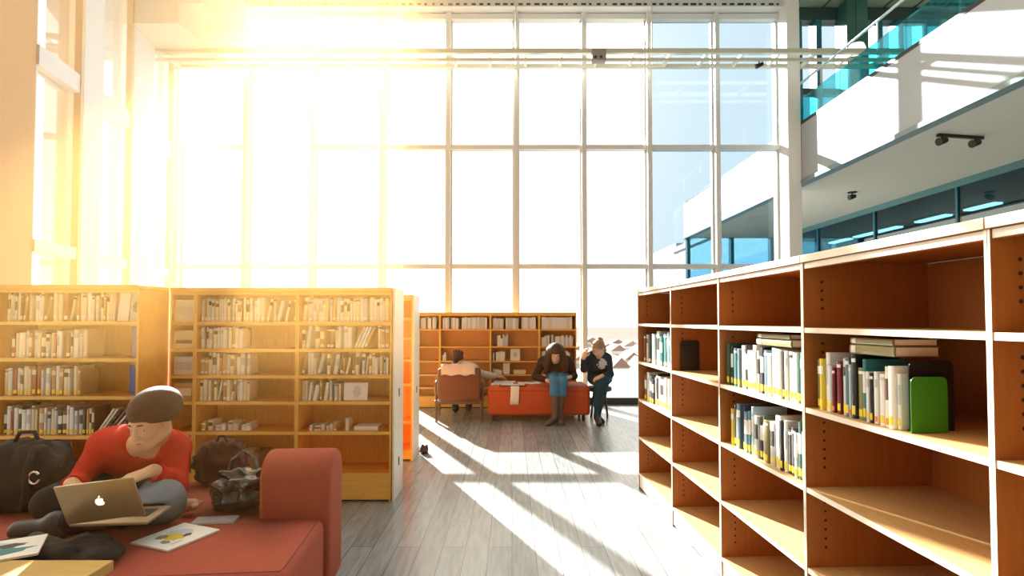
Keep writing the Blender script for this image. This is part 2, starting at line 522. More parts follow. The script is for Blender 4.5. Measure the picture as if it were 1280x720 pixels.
# --- outside: pale ground, a neighbouring block and washed-out town
M_OUT = mat('sunbleached_ground', (0.20, 0.19, 0.185, 1), 0.95, spec=0.0, noise=0.25, nscale=0.25)
p = MB(); p.box(-90, 120, YW + 0.6, 220, -1.9, -1.6)
struct('ground_outside', p, M_OUT)
MB_W = mat('white_facade', (0.70, 0.72, 0.74, 1), 0.8)
MB_B = mat('blue_grey_facade', (0.42, 0.55, 0.66, 1), 0.6)
o = thing('office_building', 'long pale office block with sloping roofline outside the windows by the white column', 'building', TR(0, 0, 0))
b = MB(); b.prism([(9.0, 15.5), (16, 15.5), (16, 31), (9.0, 31)], -5, 5.0)
obj('wall', b, MB_W, o)
b = MB(); b.box(8.9, 16.1, 15.4, 31.1, 5.0, 5.25); obj('roof', b, mat('pale_roof', (0.62, 0.66, 0.70, 1), 0.7), o)
for z in (-2.6, 0.2, 2.6):
    b = MB(); b.box(8.94, 9.0, 16.2, 30.4, z, z + 1.1); obj('window_band', b, MB_B, o)
o = thing('low_annex', 'low blue grey annex with thin dark bands outside the window', 'building', TR(0, 0, 0))
b = MB(); b.box(9.2, 20, 31.3, 38, -5, 5.6); obj('wall', b, MB_B, o)
for z in (4.6, 3.2, 1.6):
    b = MB(); b.box(9.15, 20, 31.22, 31.3, z, z + 0.12); obj('band', b, mat('band_blue', (0.25, 0.38, 0.5, 1), 0.6), o)
rr = random.Random(3)
hcols = [(0.72, 0.60, 0.54, 1), (0.78, 0.74, 0.70, 1), (0.66, 0.62, 0.60, 1), (0.74, 0.66, 0.62, 1)]
proto = []
k = 0
for row in range(6):
    for j in range(4):
        y = 17 + row * 6.5
        x = y * (0.12 + j * 0.045) + (row % 2) * 0.02 * y
        hh = rr.uniform(0.5, 1.0); ww = y * 0.014
        o = thing('distant_house', 'tiny pale pitched-roof house in the washed-out town beyond the windows', 'house', TR(x, y, -1.6, rr.uniform(-0.05, 0.05)), 'houses beyond the windows')
        b = MB(); b.box(-ww, ww, -1.2, 1.2, 0, hh); obj('wall', b, mat('house_%d' % (k % 4), hcols[k % 4], 0.9, spec=0.1), o)
        b = MB(); b.prism([(-ww - 0.05, hh), (ww + 0.05, hh), (0, hh + 0.4)], -1.3, 1.3, T=Matrix.Rotation(R(90), 4, 'X')); obj('roof', b, mat('house_roof', (0.30, 0.20, 0.17, 1), 0.9, spec=0.1), o)
        for q in (-0.5, 0.5):
            b = MB(); b.box(q * ww - 0.2, q * ww + 0.2, -1.23, -1.2, hh * 0.5, hh * 0.8); obj('window', b, mat('house_pane', (0.3, 0.33, 0.37, 1), 0.4), o)
        k += 1
# ================================================================== BOOKCASES
def bookcase(name, label, cat, F, w, h, d, tops, mats, side_t=0.013, shelf_t=0.022, plinth=0.10, top_t=0.03, lip=0.008, holes=False, fittings=(), group=None):
    """Front at y = 0 facing -y, floor at z = 0. mats: body, front edges, shelf faces, top."""
    o = thing(name, label, cat, F, group)
    body, edge, face, topm = mats
    MM = [body, edge, face, M_DARKHOLE]
    zt = h - top_t
    for side in (0, 1):
        b = MB()
        x0, x1 = (0, side_t) if side == 0 else (w - side_t, w)
        b.box(x0, x1, 0, d, 0.0, zt, 0, {'-y': 1})
        if holes and side == 0:
            levels = list(tops) + [zt]
            for i in range(len(levels) - 1):
                z = levels[i] + 0.07
                while z < levels[i + 1] - 0.05:
                    b.tube([(x1 - 0.001, 0.07, z), (x1 + 0.0012, 0.07, z)], 0.005, 8, 3)
                    z += 0.032
        p = obj('side_panel', b, MM, o)
        for (s, z) in fittings:
            if s == side:
                b = MB(); b.rbox(x1 - 0.001, x1 + 0.006, d * 0.5 - 0.012, d * 0.5 + 0.012, z, z + 0.05, 0.003, 2)
                obj('lock_plate', b, M_BLACK, p)
    b = MB(); b.box(side_t + 0.0005, w - side_t - 0.0005, d - 0.012, d, 0.02, zt - 0.001, 0)
    obj('back_panel', b, MM, o)
    b = MB()
    b.box(-0.0 + 0.0002, w - 0.0002, -lip, d, zt + 0.001, h, 0, {'-y': 1, '+z': 1})
    b.box(side_t + 0.001, w - side_t - 0.001, 0.004, 0.03, zt - 0.022, zt, 0, {'-y': 1})
    obj('top_panel', b, [body, topm, face], o, 0.002)
    for z in tops:
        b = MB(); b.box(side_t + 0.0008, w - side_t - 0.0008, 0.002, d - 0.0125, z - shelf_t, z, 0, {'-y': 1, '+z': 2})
        obj('shelf', b, MM, o)
    b = MB(); b.box(side_t + 0.0008, w - side_t - 0.0008, 0.006, 0.022, 0.014, tops[0] - shelf_t - 0.0008, 0, {'-y': 1})
    b.box(side_t + 0.0008, w - side_t - 0.0008, 0.03, 0.04, 0.0, 0.016, 3)
    obj('plinth', b, MM, o)
    return o

# ------------------------------------------------------------------ books
COL = {
    'white': (0.84, 0.83, 0.80, 1), 'cream': (0.80, 0.70, 0.50, 1), 'pale grey': (0.58, 0.60, 0.62, 1), 'black': (0.015, 0.015, 0.018, 1),
    'slate blue': (0.10, 0.17, 0.23, 1), 'pale blue': (0.48, 0.62, 0.70, 1), 'teal': (0.04, 0.20, 0.22, 1), 'dark green': (0.02, 0.07, 0.05, 1),
    'dark red': (0.18, 0.012, 0.02, 1), 'tan': (0.55, 0.30, 0.10, 1), 'brown': (0.16, 0.06, 0.025, 1), 'olive': (0.26, 0.23, 0.10, 1),
    'yellow': (0.70, 0.52, 0.05, 1), 'navy': (0.02, 0.03, 0.08, 1), 'rust': (0.40, 0.09, 0.03, 1), 'charcoal': (0.05, 0.045, 0.045, 1),
}
def cover(c):
    return mat('cover_' + c.replace(' ', '_'), COL[c], 0.42)
M_PAGES = mat('book_pages', (0.78, 0.72, 0.60, 1), 0.8, noise=0.1, nscale=40)
M_STICKER = mat('yellow_sticker', (0.86, 0.70, 0.06, 1), 0.5)
M_STICKER_W = mat('white_sticker', (0.88, 0.86, 0.78, 1), 0.5)
M_STICKER_O = mat('orange_sticker', (0.80, 0.28, 0.05, 1), 0.5)

def spine_outline():
    pts = [(0, 0.045)]
    for k in range(7):
        a = math.pi - math.pi * k / 6
        pts.append((0.5 + 0.5 * math.cos(a) * 0.94, 0.035 - 0.03 * math.sin(a)))
    pts.append((1, 0.045))
    return pts
def cover_mesh(parts_too, band):
    """A book one unit thick, deep and high, spine at y = 0. Materials: cover, pages, sticker, band."""
    b = MB()
    b.box(0, 0.09, 0.04, 1, 0, 1)
    b.box(0.91, 1, 0.04, 1, 0, 1)
    sp = spine_outline()
    n = len(sp)
    vs = [(x, y, z) for z in (0, 1) for (x, y) in sp] + [(x, 0.06, z) for z in (0, 1) for (x, y) in sp]
    fs, ms = [], []
    for i in range(n - 1):
        fs.append((i, i + 1, n + i + 1, n + i))
        fs.append((n + i, n + i + 1, 3 * n + i + 1, 3 * n + i)); fs.append((i + 1, i, 2 * n + i, 2 * n + i + 1))
    b.add(vs, fs, 0, None, False)
    if band:
        z0, z1 = band
        for (za, zb) in ((z0, z1),):
            vs = [(x * 0.96 + 0.02, y - 0.006, z) for z in (za, zb) for (x, y) in sp]
            b.add(vs, [(i, i + 1, n + i + 1, n + i) for i in range(n - 1)], 3)
    if parts_too:
        b.box(0.092, 0.908, 0.062, 0.975, 0.015, 0.985, 1)
        vs = [(x * 0.9 + 0.05, y - 0.008, z) for z in (0.06, 0.20) for (x, y) in sp]
        b.add(vs, [(i, i + 1, n + i + 1, n + i) for i in range(n - 1)], 2)
    return b
_page = MB(); _page.box(0.092, 0.908, 0.062, 0.975, 0.015, 0.985)
PAGE_ME = _page.mesh('page_block', M_PAGES)
_sp = spine_outline()
_lab = MB(); _lab.add([(x * 0.9 + 0.05, y - 0.008, z) for z in (0.06, 0.20) for (x, y) in _sp], [(i, i + 1, len(_sp) + i + 1, len(_sp) + i) for i in range(len(_sp) - 1)])
_lab2 = MB(); _lab2.add([(x * 0.9 + 0.05, y - 0.008, z) for z in (0.045, 0.15) for (x, y) in _sp], [(i, i + 1, len(_sp) + i + 1, len(_sp) + i) for i in range(len(_sp) - 1)])
LABEL_ME = {'y': _lab.mesh('spine_label', M_STICKER), 'w': _lab2.mesh('spine_label', M_STICKER_W), 'o': _lab2.mesh('spine_label', M_STICKER_O)}
BANDS = [None, (0.70, 0.86), (0.45, 0.80), (0.88, 0.94)]
_bk = {}
def book_me(col, band, parts, sticker):
    key = (col, band, parts, sticker)
    if key not in _bk:
        bandc = {'white': 'pale grey', 'cream': 'brown', 'black': 'white', 'pale grey': 'charcoal', 'navy': 'cream', 'tan': 'cream', 'brown': 'cream'}.get(col, 'white')
        st = {'y': M_STICKER, 'w': M_STICKER_W, 'o': M_STICKER_O}[sticker]
        _bk[key] = cover_mesh(parts, BANDS[band]).mesh('book', [cover(col), M_PAGES, st, cover(bandc)])
    return _bk[key]

ORD = ['first', 'second', 'third', 'fourth', 'fifth', 'sixth', 'seventh', 'eighth', 'ninth', 'tenth', 'eleventh', 'twelfth', 'thirteenth', 'fourteenth', 'fifteenth',
       'sixteenth', 'seventeenth', 'eighteenth', 'nineteenth', 'twentieth'] + ['twenty-' + s for s in ('first', 'second', 'third', 'fourth', 'fifth', 'sixth', 'seventh', 'eighth', 'ninth')] + ['thirtieth'] + ['thirty-' + s for s in ('first', 'second', 'third', 'fourth', 'fifth')]
N_BOOKS = 0
def put_book(F, x, y, z, t, dp, h, col, label, group, lean=0.0, fine=False, band=0, sticker='w', flat=None):
    global N_BOOKS
    N_BOOKS += 1
    o = link('book', book_me(col, band, not fine, sticker))
    M = F @ Matrix.Translation((x, y, z))
    if flat == 'x':          # lying flat, spine to the front
        M = M @ Matrix.Translation((0, 0, t)) @ Matrix.Rotation(R(90), 4, 'Y')
    elif lean:
        M = M @ Matrix.Rotation(lean, 4, 'Y')
    o.matrix_world = M @ Matrix.Diagonal((t, dp, h, 1))
    tag(o, label, 'book', group)
    if fine:
        link('page_block', PAGE_ME, o)
        link('spine_label', LABEL_ME[sticker], o)
    return o

def row(F, x0, x1, z, n, pal, hts, where, group, y=0.03, dp=0.14, fine=False, sticker='w', count_from='end', gaps=0.12, leanp=0.0, cols=None, noun='paperback'):
    """Stand books from x0 to x1. Counting in the labels starts at the x1 end unless count_from = 'start'."""
    ws = [rnd.uniform(0.6, 1.45) for _ in range(n)]
    gs = [(rnd.uniform(0.3, 1.0) if rnd.random() < gaps else 0.0) for _ in range(n)]
    leans = [(R(rnd.uniform(6, 15)) if rnd.random() < leanp else 0.0) for _ in range(n)]
    cs = [cols[i] if cols else rnd.choice(pal) for i in range(n)]
    hs = [rnd.uniform(*hts) for _ in range(n)]
    tot = sum(ws) + sum(gs)
    extra = sum(h * math.sin(a) for h, a in zip(hs, leans))
    k = (x1 - x0 - 0.0015 * n - extra) / tot
    x = x0
    for i in range(n):
        t = ws[i] * k
        x += gs[i] * k
        thick = 'thick' if ws[i] > 1.2 else 'thin' if ws[i] < 0.85 else None
        idx = n - 1 - i if count_from == 'end' else i
        words = [w for w in (thick, 'leaning' if leans[i] else None, cs[i], noun) if w]
        lab = ' '.join(words) + ', ' + ORD[idx] + ' ' + where
        a = leans[i]
        zz = z + 0.0012
        xx = x
        if a:
            zz += t * math.sin(a)
        put_book(F, xx, y + rnd.uniform(0, 0.012), zz, t, dp * rnd.uniform(0.93, 1.0), hs[i], cs[i], lab, group, a, fine, rnd.choice([0, 0, 1, 2, 3]) if not fine else rnd.choice([0, 1, 2, 3]), sticker if isinstance(sticker, str) and len(sticker) == 1 else rnd.choice(sticker))
        x += t * math.cos(a) + 0.0015 + hs[i] * math.sin(a)
PALE = ['white', 'white', 'white', 'cream', 'cream', 'cream', 'pale grey', 'tan', 'brown', 'rust']
PALER = ['white', 'white', 'cream', 'cream', 'cream', 'pale grey', 'tan']
DIM = ['white', 'white', 'cream', 'cream', 'pale grey', 'brown', 'brown', 'rust', 'charcoal', 'tan']

# ---------------------------------------------------- the case behind the sofa (its own front plane)
H = 1.51
WOODL = (M_ORANGE, M_ORANGE_EDGE, M_ORANGE, M_ORANGE_EDGE)
LX0, LX1, LY = -3.37, -2.435, 3.66
FL = TR(LX0, LY, 0)
LT = [0.06, 0.28, 0.527, 0.783, 1.03, 1.27]
bookcase('bookcase', 'orange wood bookcase directly behind the person in red, with blue bookends', 'bookcase', FL, LX1 - LX0, H, 0.315, LT, WOODL, 0.016)
FL0 = TR(LX0 - 0.94, LY, 0)
bookcase('bookcase', 'orange wood bookcase cut off by the picture edge beside the tan pier', 'bookcase', FL0, 0.937, H, 0.315, LT, WOODL, 0.016)
def LX(px, Y=LY):      # a measured spot along the case's front, in metres from its side
    return (px - 640) / 700 * Y - LX0
g = 'paperbacks in the bookcase behind the person in red'
row(FL, 0.025, LX(139), 1.27, 27, PALE, (0.165, 0.20), 'from the magazine, top shelf behind the person in red', g, dp=0.16, leanp=0.1)
row(FL, LX(9), LX(104), 1.03, 19, PALE, (0.155, 0.19), 'from the empty end, second shelf behind the red sweater', g, dp=0.16, sticker='w')
row(FL, 0.028, LX(97), 0.783, 18, PALE, (0.165, 0.195), 'from the empty end, third shelf behind the red sweater', g, dp=0.16, sticker='y')
row(FL, 0.028, LX(116), 0.527, 24, DIM, (0.15, 0.195), 'from the slanting books, fourth shelf behind the red sweater', g, dp=0.16, sticker='y')
x = LX(118)
for i in range(6):
    a = R(34 + i * 1.5)
    t = rnd.uniform(0.012, 0.018)
    put_book(FL, x, 0.03, 0.527 + 0.0015 + t * math.sin(a), t, 0.15, 0.20, ['white', 'cream', 'charcoal', 'brown', 'white', 'brown'][i],
             '%s book, %s of those slanting on the fourth shelf behind the person in red' % (['white', 'cream', 'charcoal', 'brown', 'white', 'brown'][i], ORD[i]), g, a, False, 0)
    x += t * math.cos(a) + 0.023 * math.sin(a) * math.tan(a) + 0.002
row(FL, 0.028, LX(36), 0.28, 6, DIM, (0.15, 0.19), 'from the bag, low shelf behind the red sweater', g, dp=0.16)
row(FL, LX(40), LX(66), 0.28, 5, DIM, (0.16, 0.20), 'in the middle group, low shelf behind the red sweater', g, dp=0.16, leanp=0.2)
row(FL, LX(111), LX(132), 0.28, 4, PALE, (0.17, 0.19), 'beside the red sleeve on the low shelf', g, dp=0.16)
def face_out(F, x0, x1, z, h, col, label, y=0.04, tilt=8, spot=None, name='magazine', cat='magazine'):
    o = thing(name, label, cat, F @ TR(x0, y, z + 0.004, 0, R(-tilt)))
    b = MB(); b.box(0, x1 - x0, 0, 0.006, 0, h); obj('cover', b, cover(col), o)
    b = MB(); b.box(0.002, x1 - x0 - 0.002, 0.0062, 0.012, 0.002, h - 0.002); obj('page_block', b, M_PAGES, o)
    if spot:
        b = MB()
        c = ((x1 - x0) * spot[0], h * spot[1]); r = spot[2]
        pts = [(c[0] + r * 0.8 * math.cos(2 * math.pi * k / 14) * (1 + 0.2 * math.sin(3 * k)), c[1] + r * 1.2 * math.sin(2 * math.pi * k / 14)) for k in range(14)]
        b.prism([(px, pz) for px, pz in pts], 0.0, 0.0012, T=Matrix.Rotation(R(90), 4, 'X'))
        obj('cover_picture', b, cover(spot[3]), o)
face_out(FL, LX(141), LX(155), 1.27, 0.19, 'white', 'plain white magazine shown face-out at the end of the top shelf')
face_out(FL, LX(156.5), LX(171), 1.27, 0.19, 'pale grey', 'pale grey magazine with dark spot, face-out by the end panel', spot=(0.5, 0.5, 0.03, 'charcoal'))
def bookend(F, x, y, z, w, h, m, label, rz=0.0, name='bookend', foot=0.9):
    """A bent metal plate: upright with rounded shoulders, foot along the shelf."""
    o = thing(name, label, 'bookend', F @ TR(x, y, z + 0.0015, rz))
    r = min(w, h) * 0.16
    pts = [(0, 0), (w, 0)]
    for k in range(6):
        a = k / 5 * math.pi / 2
        pts.append((w - r + r * math.cos(a), h - r + r * math.sin(a)))
    for k in range(6):
        a = math.pi / 2 + k / 5 * math.pi / 2
        pts.append((r + r * math.cos(a), h - r + r * math.sin(a)))
    b = MB(); b.prism(pts, -0.003, 0.0, T=Matrix.Rotation(R(90), 4, 'X')); obj('upright_plate', b, m, o, 0.0008)
    b = MB(); b.box(0, w, 0.0032, w * foot, 0, 0.0025); obj('foot_plate', b, m, o)
    return o
M_BLUE = mat('blue_enamel', (0.07, 0.17, 0.62, 1), 0.35)
bookend(FL, LX(171) - 0.128, 0.148, 1.03, 0.17, 0.205, M_BLUE, 'tall blue metal bookend at the end of the second shelf', R(131 - 180), foot=0.12)
bookend(FL, LX(170.5) - 0.133, 0.142, 0.783, 0.17, 0.195, M_BLUE, 'wide blue metal bookend at the end of the third shelf', R(134 - 180), foot=0.12)

# ---------------------------------------------------- the double bay beside the aisle
MY = 3.98
MT_ = [0.20, 0.49, 0.702, 0.888, 1.075, 1.266]
MXs = [-2.43, -2.25, -1.526, -0.853]
def MXp(px):
    return (px - 640) / 700 * MY
cases = [('narrow orange bookcase bay squeezed between the blue-bookend case and the double bay', 0, 1, ()),
         ('orange bookcase bay behind the sofa arm, books only on its near half', 1, 2, ()),
         ('orange bookcase bay at the aisle end with a pale side panel', 2, 3, ((1, 0.62), (1, 0.22)))]
FM = []
for lab, a, b_, fit in cases:
    F = TR(MXs[a] + 0.0008, MY, 0)
    FM.append(F)
    bookcase('bookcase', lab, 'bookcase', F, MXs[b_] - MXs[a] - 0.0016, H, 0.31, MT_ , WOODL, 0.012, fittings=fit)
# pale end panel closing the run towards the aisle
o = thing('end_panel', 'pale cream end panel facing the aisle at the end of the double bay', 'panel', TR(MXs[3] + 0.008, MY, 0))
b = MB(); b.box(0, 0.014, -0.006, 0.315, 0, H - 0.001); obj('board', b, M_CREAM, o, 0.002)
for z in (0.72, 0.22):
    b = MB(); b.rbox(0.0142, 0.019, 0.14, 0.165, z, z + 0.06, 0.002, 2); obj('lock_plate', b, M_BLACK, o)
def MX1(px): return MXp(px) - MXs[1]
def MX2(px): return MXp(px) - MXs[2]
F1, F2 = FM[1], FM[2]
g1, g2 = 'paperbacks in the bay behind the sofa arm', 'paperbacks in the aisle-end bay'
row(F1, 0.02, 0.70, 1.266, 24, PALER, (0.15, 0.175), 'from the middle upright, top shelf behind the sofa arm', g1, leanp=0.12, gaps=0.2)
row(F1, 0.02, MX1(301), 1.075, 11, PALER, (0.135, 0.162), 'from the empty half, second shelf behind the sofa arm', g1, gaps=0.2)
row(F1, 0.02, MX1(310), 0.888, 12, PALER, (0.12, 0.16), 'from the empty half, third shelf behind the sofa arm', g1)
row(F1, 0.02, MX1(310), 0.702, 12, PALER, (0.13, 0.16), 'from the empty half, fourth shelf behind the sofa arm', g1, leanp=0.15)
row(F1, 0.02, MX1(312), 0.49, 8, PALER, (0.03, 0.075), 'of the low bright booklets, fifth shelf behind the sofa arm', g1, noun='booklet', gaps=0.4)
row(F2, 0.02, 0.645, 1.266, 24, PALER, (0.15, 0.175), 'from the aisle, top shelf of the aisle-end bay', g2, leanp=0.08)
row(F2, 0.02, MX2(438), 1.075, 10, PALER + ['brown', 'tan'], (0.13, 0.165), 'from the leaning books, second shelf of the aisle-end bay', g2, leanp=0.25, gaps=0.25)
x = MX2(441)
for i in range(4):
    a = R(24); t = 0.018
    put_book(F2, x, 0.03, 1.075 + 0.0015 + t * math.sin(a), t, 0.14, 0.165, ['cream', 'white', 'white', 'tan'][i], '%s leaning book, %s of four slanting together on the aisle-end bay' % (['cream', 'white', 'white', 'tan'][i], ORD[i]), g2, a)
    x += t / math.cos(a) + 0.004
row(F2, x + 0.075, 0.645, 1.075, 3, PALER, (0.14, 0.165), 'from the aisle, second shelf of the aisle-end bay', g2)
row(F2, 0.02, 0.645, 0.888, 20, PALER + ['brown', 'brown'], (0.115, 0.16), 'from the aisle, third shelf of the aisle-end bay', g2, leanp=0.25, gaps=0.25)
row(F2, 0.02, MX2(425), 0.702, 9, PALER + ['brown'], (0.11, 0.15), 'from the face-out booklet, fourth shelf of the aisle-end bay', g2, leanp=0.3, gaps=0.3)
face_out(F2, MX2(428), MX2(458), 0.702, 0.125, 'white', 'wide white booklet with small grey picture, face-out on the fourth shelf', spot=(0.55, 0.5, 0.035, 'pale grey'))
row(F2, MX2(386), MX2(420), 0.49, 6, PALER, (0.03, 0.06), 'of the low bright booklets, fifth shelf of the aisle-end bay', g2, noun='booklet', gaps=0.4)
put_book(F2, MX2(442), 0.03, 0.4912, 0.03, 0.14, 0.17, 'white', 'white book lying flat on the fifth shelf of the aisle-end bay', g2, 0, False, 0, 'w', 'x')
put_book(F2, MX2(431), 0.03, 0.4912, 0.022, 0.12, 0.09, 'cream', 'short cream booklet standing beside the flat white book', g2)
# pale boxes in the narrow bay
F0 = FM[0]
for i, (z, hh, c, lab) in enumerate(((1.266, 0.155, 'white', 'white storage box on the top shelf of the narrow bay'), (1.075, 0.125, 'cream', 'cream box with a brown stripe, second shelf of the narrow bay'),
                                    (0.888, 0.13, 'white', 'white storage box with grey scrawl, third shelf of the narrow bay'), (0.702, 0.13, 'tan', 'tan box holding a pale booklet, fourth shelf of the narrow bay'))):
    o = thing('storage_box', lab, 'box', F0 @ TR(0.018, 0.02, z + 0.001), 'boxes in the narrow bay')
    b = MB(); b.rbox(0, 0.142, 0, 0.22, 0, hh, 0.004, 2); obj('body', b, cover(c), o)
    b = MB(); b.rbox(0.012, 0.13, -0.002, 0.004, hh * 0.3, hh * (0.5 if i == 1 else 0.7), 0.001, 1); obj('front_label', b, cover({0: 'pale grey', 1: 'brown', 2: 'pale grey', 3: 'cream'}[i]), o)
# shallow crate with booklets at the foot of that bay
o = thing('wooden_crate', 'shallow brown wooden crate of books at the foot of the bookcase', 'crate', F1 @ TR(0.02, 0.03, 0.2015))
for (a, b4, c, d4, z0, z1) in ((0, 0.43, 0, 0.012, 0, 0.13), (0, 0.43, 0.19, 0.202, 0, 0.13), (0, 0.012, 0.0122, 0.1898, 0, 0.13), (0.418, 0.43, 0.0122, 0.1898, 0, 0.13)):
    b = MB(); b.box(a, b4, c, d4, z0, z1); obj('side_board', b, mat('crate_wood', (0.26, 0.12, 0.04, 1), 0.6, noise=0.3, nscale=12), o)
b = MB(); b.box(0.013, 0.417, 0.0125, 0.1895, 0.0, 0.01); obj('base_board', b, MATS['crate_wood'], o)
for i in range(3):
    put_book(F1, 0.045 + i * 0.125, 0.06, 0.2125, 0.10, 0.13, 0.15 - 0.01 * i, ['cream', 'brown', 'tan'][i], '%s book standing in the shallow wooden crate' % ['cream', 'brown', 'tan'][i], 'books in the crate')

# ---------------------------------------------------- next row back, only its end shows
FN = TR(-1.70, 5.12, 0)
bookcase('bookcase', 'orange bookcase of the next row, only its empty end showing past the aisle-end bay', 'bookcase', FN, 0.79, H, 0.30, [0.10, 0.36, 0.70, 0.92, 1.12, 1.30], WOODL, 0.012)
o = thing('end_panel', 'pale end panel closing the empty bookcase of the next row', 'panel', TR(-0.908, 5.12, 0))
b = MB(); b.box(0, 0.012, -0.004, 0.305, 0, H - 0.001); obj('board', b, M_CREAM, o, 0.002)
b = MB(); b.rbox(0.0122, 0.016, 0.14, 0.165, 0.6, 0.66, 0.002, 2); obj('lock_plate', b, M_BLACK, o)

# ---------------------------------------------------- long case under the windows
FY = 8.18
FT = [0.10, 0.24, 0.42, 0.59, 0.80, 1.05, 1.235]
def FX(px): return (px - 640) / 700 * FY
FT = [EYE - (y - 400) / 700 * FY for y in (495, 484, 468, 451, 433, 411.5)]
HF = EYE + 9.5 / 700 * FY
FXs = [FX(520), FX(550), FX(613), FX(674), FX(720.5)]
FF = []
flabs = ['narrow bay of the long window bookcase, standing behind the chair', 'bay of the long window bookcase, its lower shelves hidden by the chair', 'bay of the long window bookcase above the papers, half its shelves filled', 'bay of the long window bookcase behind the long-haired person, full of books']
M_FW = wood('pale_orange_wood', (0.78, 0.42, 0.16, 1), 0.5, 0.1, (30, 3, 3))  # paler orange wood for the long case
for i in range(4):
    F = TR(FXs[i] + 0.0005, FY, 0)
    FF.append(F)
    bookcase('bookcase', flabs[i], 'bookcase', F, FXs[i + 1] - FXs[i] - 0.001, HF, 0.30, FT, (M_FW, M_ORANGE_EDGE, M_FW, M_ORANGE_EDGE), 0.014, 0.02)
# far-off books: past the three hundred that show largest, one mass
b = MB()
pal = ['white', 'pale grey', 'charcoal', 'cream', 'brown']
def farrow(px0, px1, z, h0, h1, p=0.9, cs=(0, 0, 0, 1, 1, 2, 3)):
    x, e = FX(px0), FX(px1)
    while x < e:
        t = rnd.uniform(0.018, 0.035)
        if x + t > e: break
        if rnd.random() < p and not any(abs(x - u) < 0.02 or abs(x + t - u) < 0.02 for u in FXs):
            b.box(x, x + t - 0.002, FY + 0.03, FY + 0.2, z + 0.001, z + rnd.uniform(h0, h1), rnd.choice(cs))
        x += t
farrow(523, 546, FT[5], 0.16, 0.18); farrow(553, 573, FT[5], 0.15, 0.18); farrow(577, 610, FT[5], 0.165, 0.18, 1, (0, 0, 1)); farrow(616, 650, FT[5], 0.14, 0.18); farrow(652, 671, FT[5], 0.165, 0.18, 1, (0, 0, 1)); farrow(677, 717, FT[5], 0.17, 0.18, 1, (0, 0, 3))
farrow(617, 637, FT[4], 0.10, 0.18, 0.8); farrow(677, 718, FT[4], 0.12, 0.17); farrow(677, 718, FT[3], 0.1, 0.15); farrow(616, 635, FT[3], 0.1, 0.15); farrow(553, 558, FT[3], 0.08, 0.14); farrow(553, 563, FT[2], 0.06, 0.12); farrow(616, 628, FT[2], 0.05, 0.1)
o = obj('distant_book_rows', b, [cover(c) for c in pal])
tag(o, 'many small pale books filling the shelves of the long window bookcase', 'books', None, 'stuff')
face_out(FF[2], FX(638) - FXs[2], FX(650) - FXs[2], FT[3], 0.17, 'white', 'white picture book shown face-out on the long window bookcase', y=0.04, spot=(0.5, 0.5, 0.035, 'pale grey'))
face_out(FF[2], FX(629) - FXs[2], FX(637) - FXs[2], FT[2], 0.16, 'white', 'small white magazine propped up behind the papers on the window bookcase', y=0.04)
face_out(FF[2], FX(642) - FXs[2], FX(657) - FXs[2], FT[2], 0.06, 'cream', 'low cream booklet propped behind the papers on the window bookcase', y=0.04)

# ---------------------------------------------------- the long run on the other side of the aisle
RU = [0.0, 0.78, 1.516, 2.264, 3.026, 3.80]
RROT = -math.pi / 2 + 0.04
R0 = Vector((1.137 - 0.04 * 4.30, 4.30, 0))
RDIR = Vector((math.cos(RROT), math.sin(RROT), 0))
RT = [0.12, 0.395, 0.68, 0.965, 1.252]
HR = 1.515
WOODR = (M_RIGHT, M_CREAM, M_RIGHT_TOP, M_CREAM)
rlabs = ['beech bookcase bay at the window end of the long run, teal books inside', 'beech bookcase bay, second from the window end, nearly empty with a black bookend',
         'beech bookcase bay holding two full rows of books, third from the window end', 'large empty-shelved beech bookcase bay with the green bookend', 'beech bookcase bay cut off by the picture edge, beyond the green bookend']
FR = []
for i in range(5):
    p = R0 + RDIR * (RU[i] + 0.0008)
    F = TR(p.x, p.y, 0, RROT)
    FR.append(F)
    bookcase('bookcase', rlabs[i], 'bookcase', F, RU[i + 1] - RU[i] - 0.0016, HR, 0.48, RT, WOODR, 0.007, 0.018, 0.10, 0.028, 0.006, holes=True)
gr = 'books in the bay third from the window end'
row(FR[2], 0.03, 0.715, 0.965, 23, None, (0.175, 0.204), 'from the window, upper of the two full rows', gr, y=0.022, dp=0.16, fine=True, sticker='y', count_from='start', noun='book', gaps=0.05,
    cols=['dark green', 'black', 'teal', 'pale grey', 'slate blue', 'white', 'black', 'white', 'white', 'white', 'pale grey', 'black', 'slate blue', 'white', 'pale blue', 'white', 'white', 'black', 'white', 'pale grey', 'white', 'dark green', 'slate blue'])
row(FR[2], 0.06, 0.715, 0.68, 22, None, (0.165, 0.215), 'from the window, lower of the two full rows', gr, y=0.022, dp=0.16, fine=True, sticker='y', count_from='start', noun='book', gaps=0.08,
    cols=['yellow', 'black', 'olive', 'slate blue', 'navy', 'slate blue', 'teal', 'pale blue', 'pale grey', 'black', 'dark green', 'olive', 'pale grey', 'white', 'white', 'black', 'white', 'black', 'charcoal', 'pale blue', 'dark green', 'slate blue'])
put_book(FR[2], 0.33, 0.03, 1.172, 0.030, 0.15, 0.28, 'olive', 'olive book lying flat on the upper row, beneath the other', gr, 0, True, 0, 'w', 'x')
put_book(FR[2], 0.34, 0.03, 1.2035, 0.018, 0.15, 0.26, 'olive', 'olive book lying topmost on the upper full row', gr, 0, True, 0, 'w', 'x')
gr = 'books beside the green bookend'
row(FR[3], 0.03, 0.435, 0.965, 20, None, (0.15, 0.204), 'from the window end, row held by the green bookend', gr, y=0.022, dp=0.15, fine=True, sticker='yyo', count_from='start', noun='book', gaps=0.08,
    cols=['olive', 'black', 'yellow', 'white', 'pale grey', 'dark red', 'dark red', 'pale grey', 'slate blue', 'pale blue', 'black', 'olive', 'teal', 'white', 'black', 'white', 'white', 'cream', 'white', 'white'])
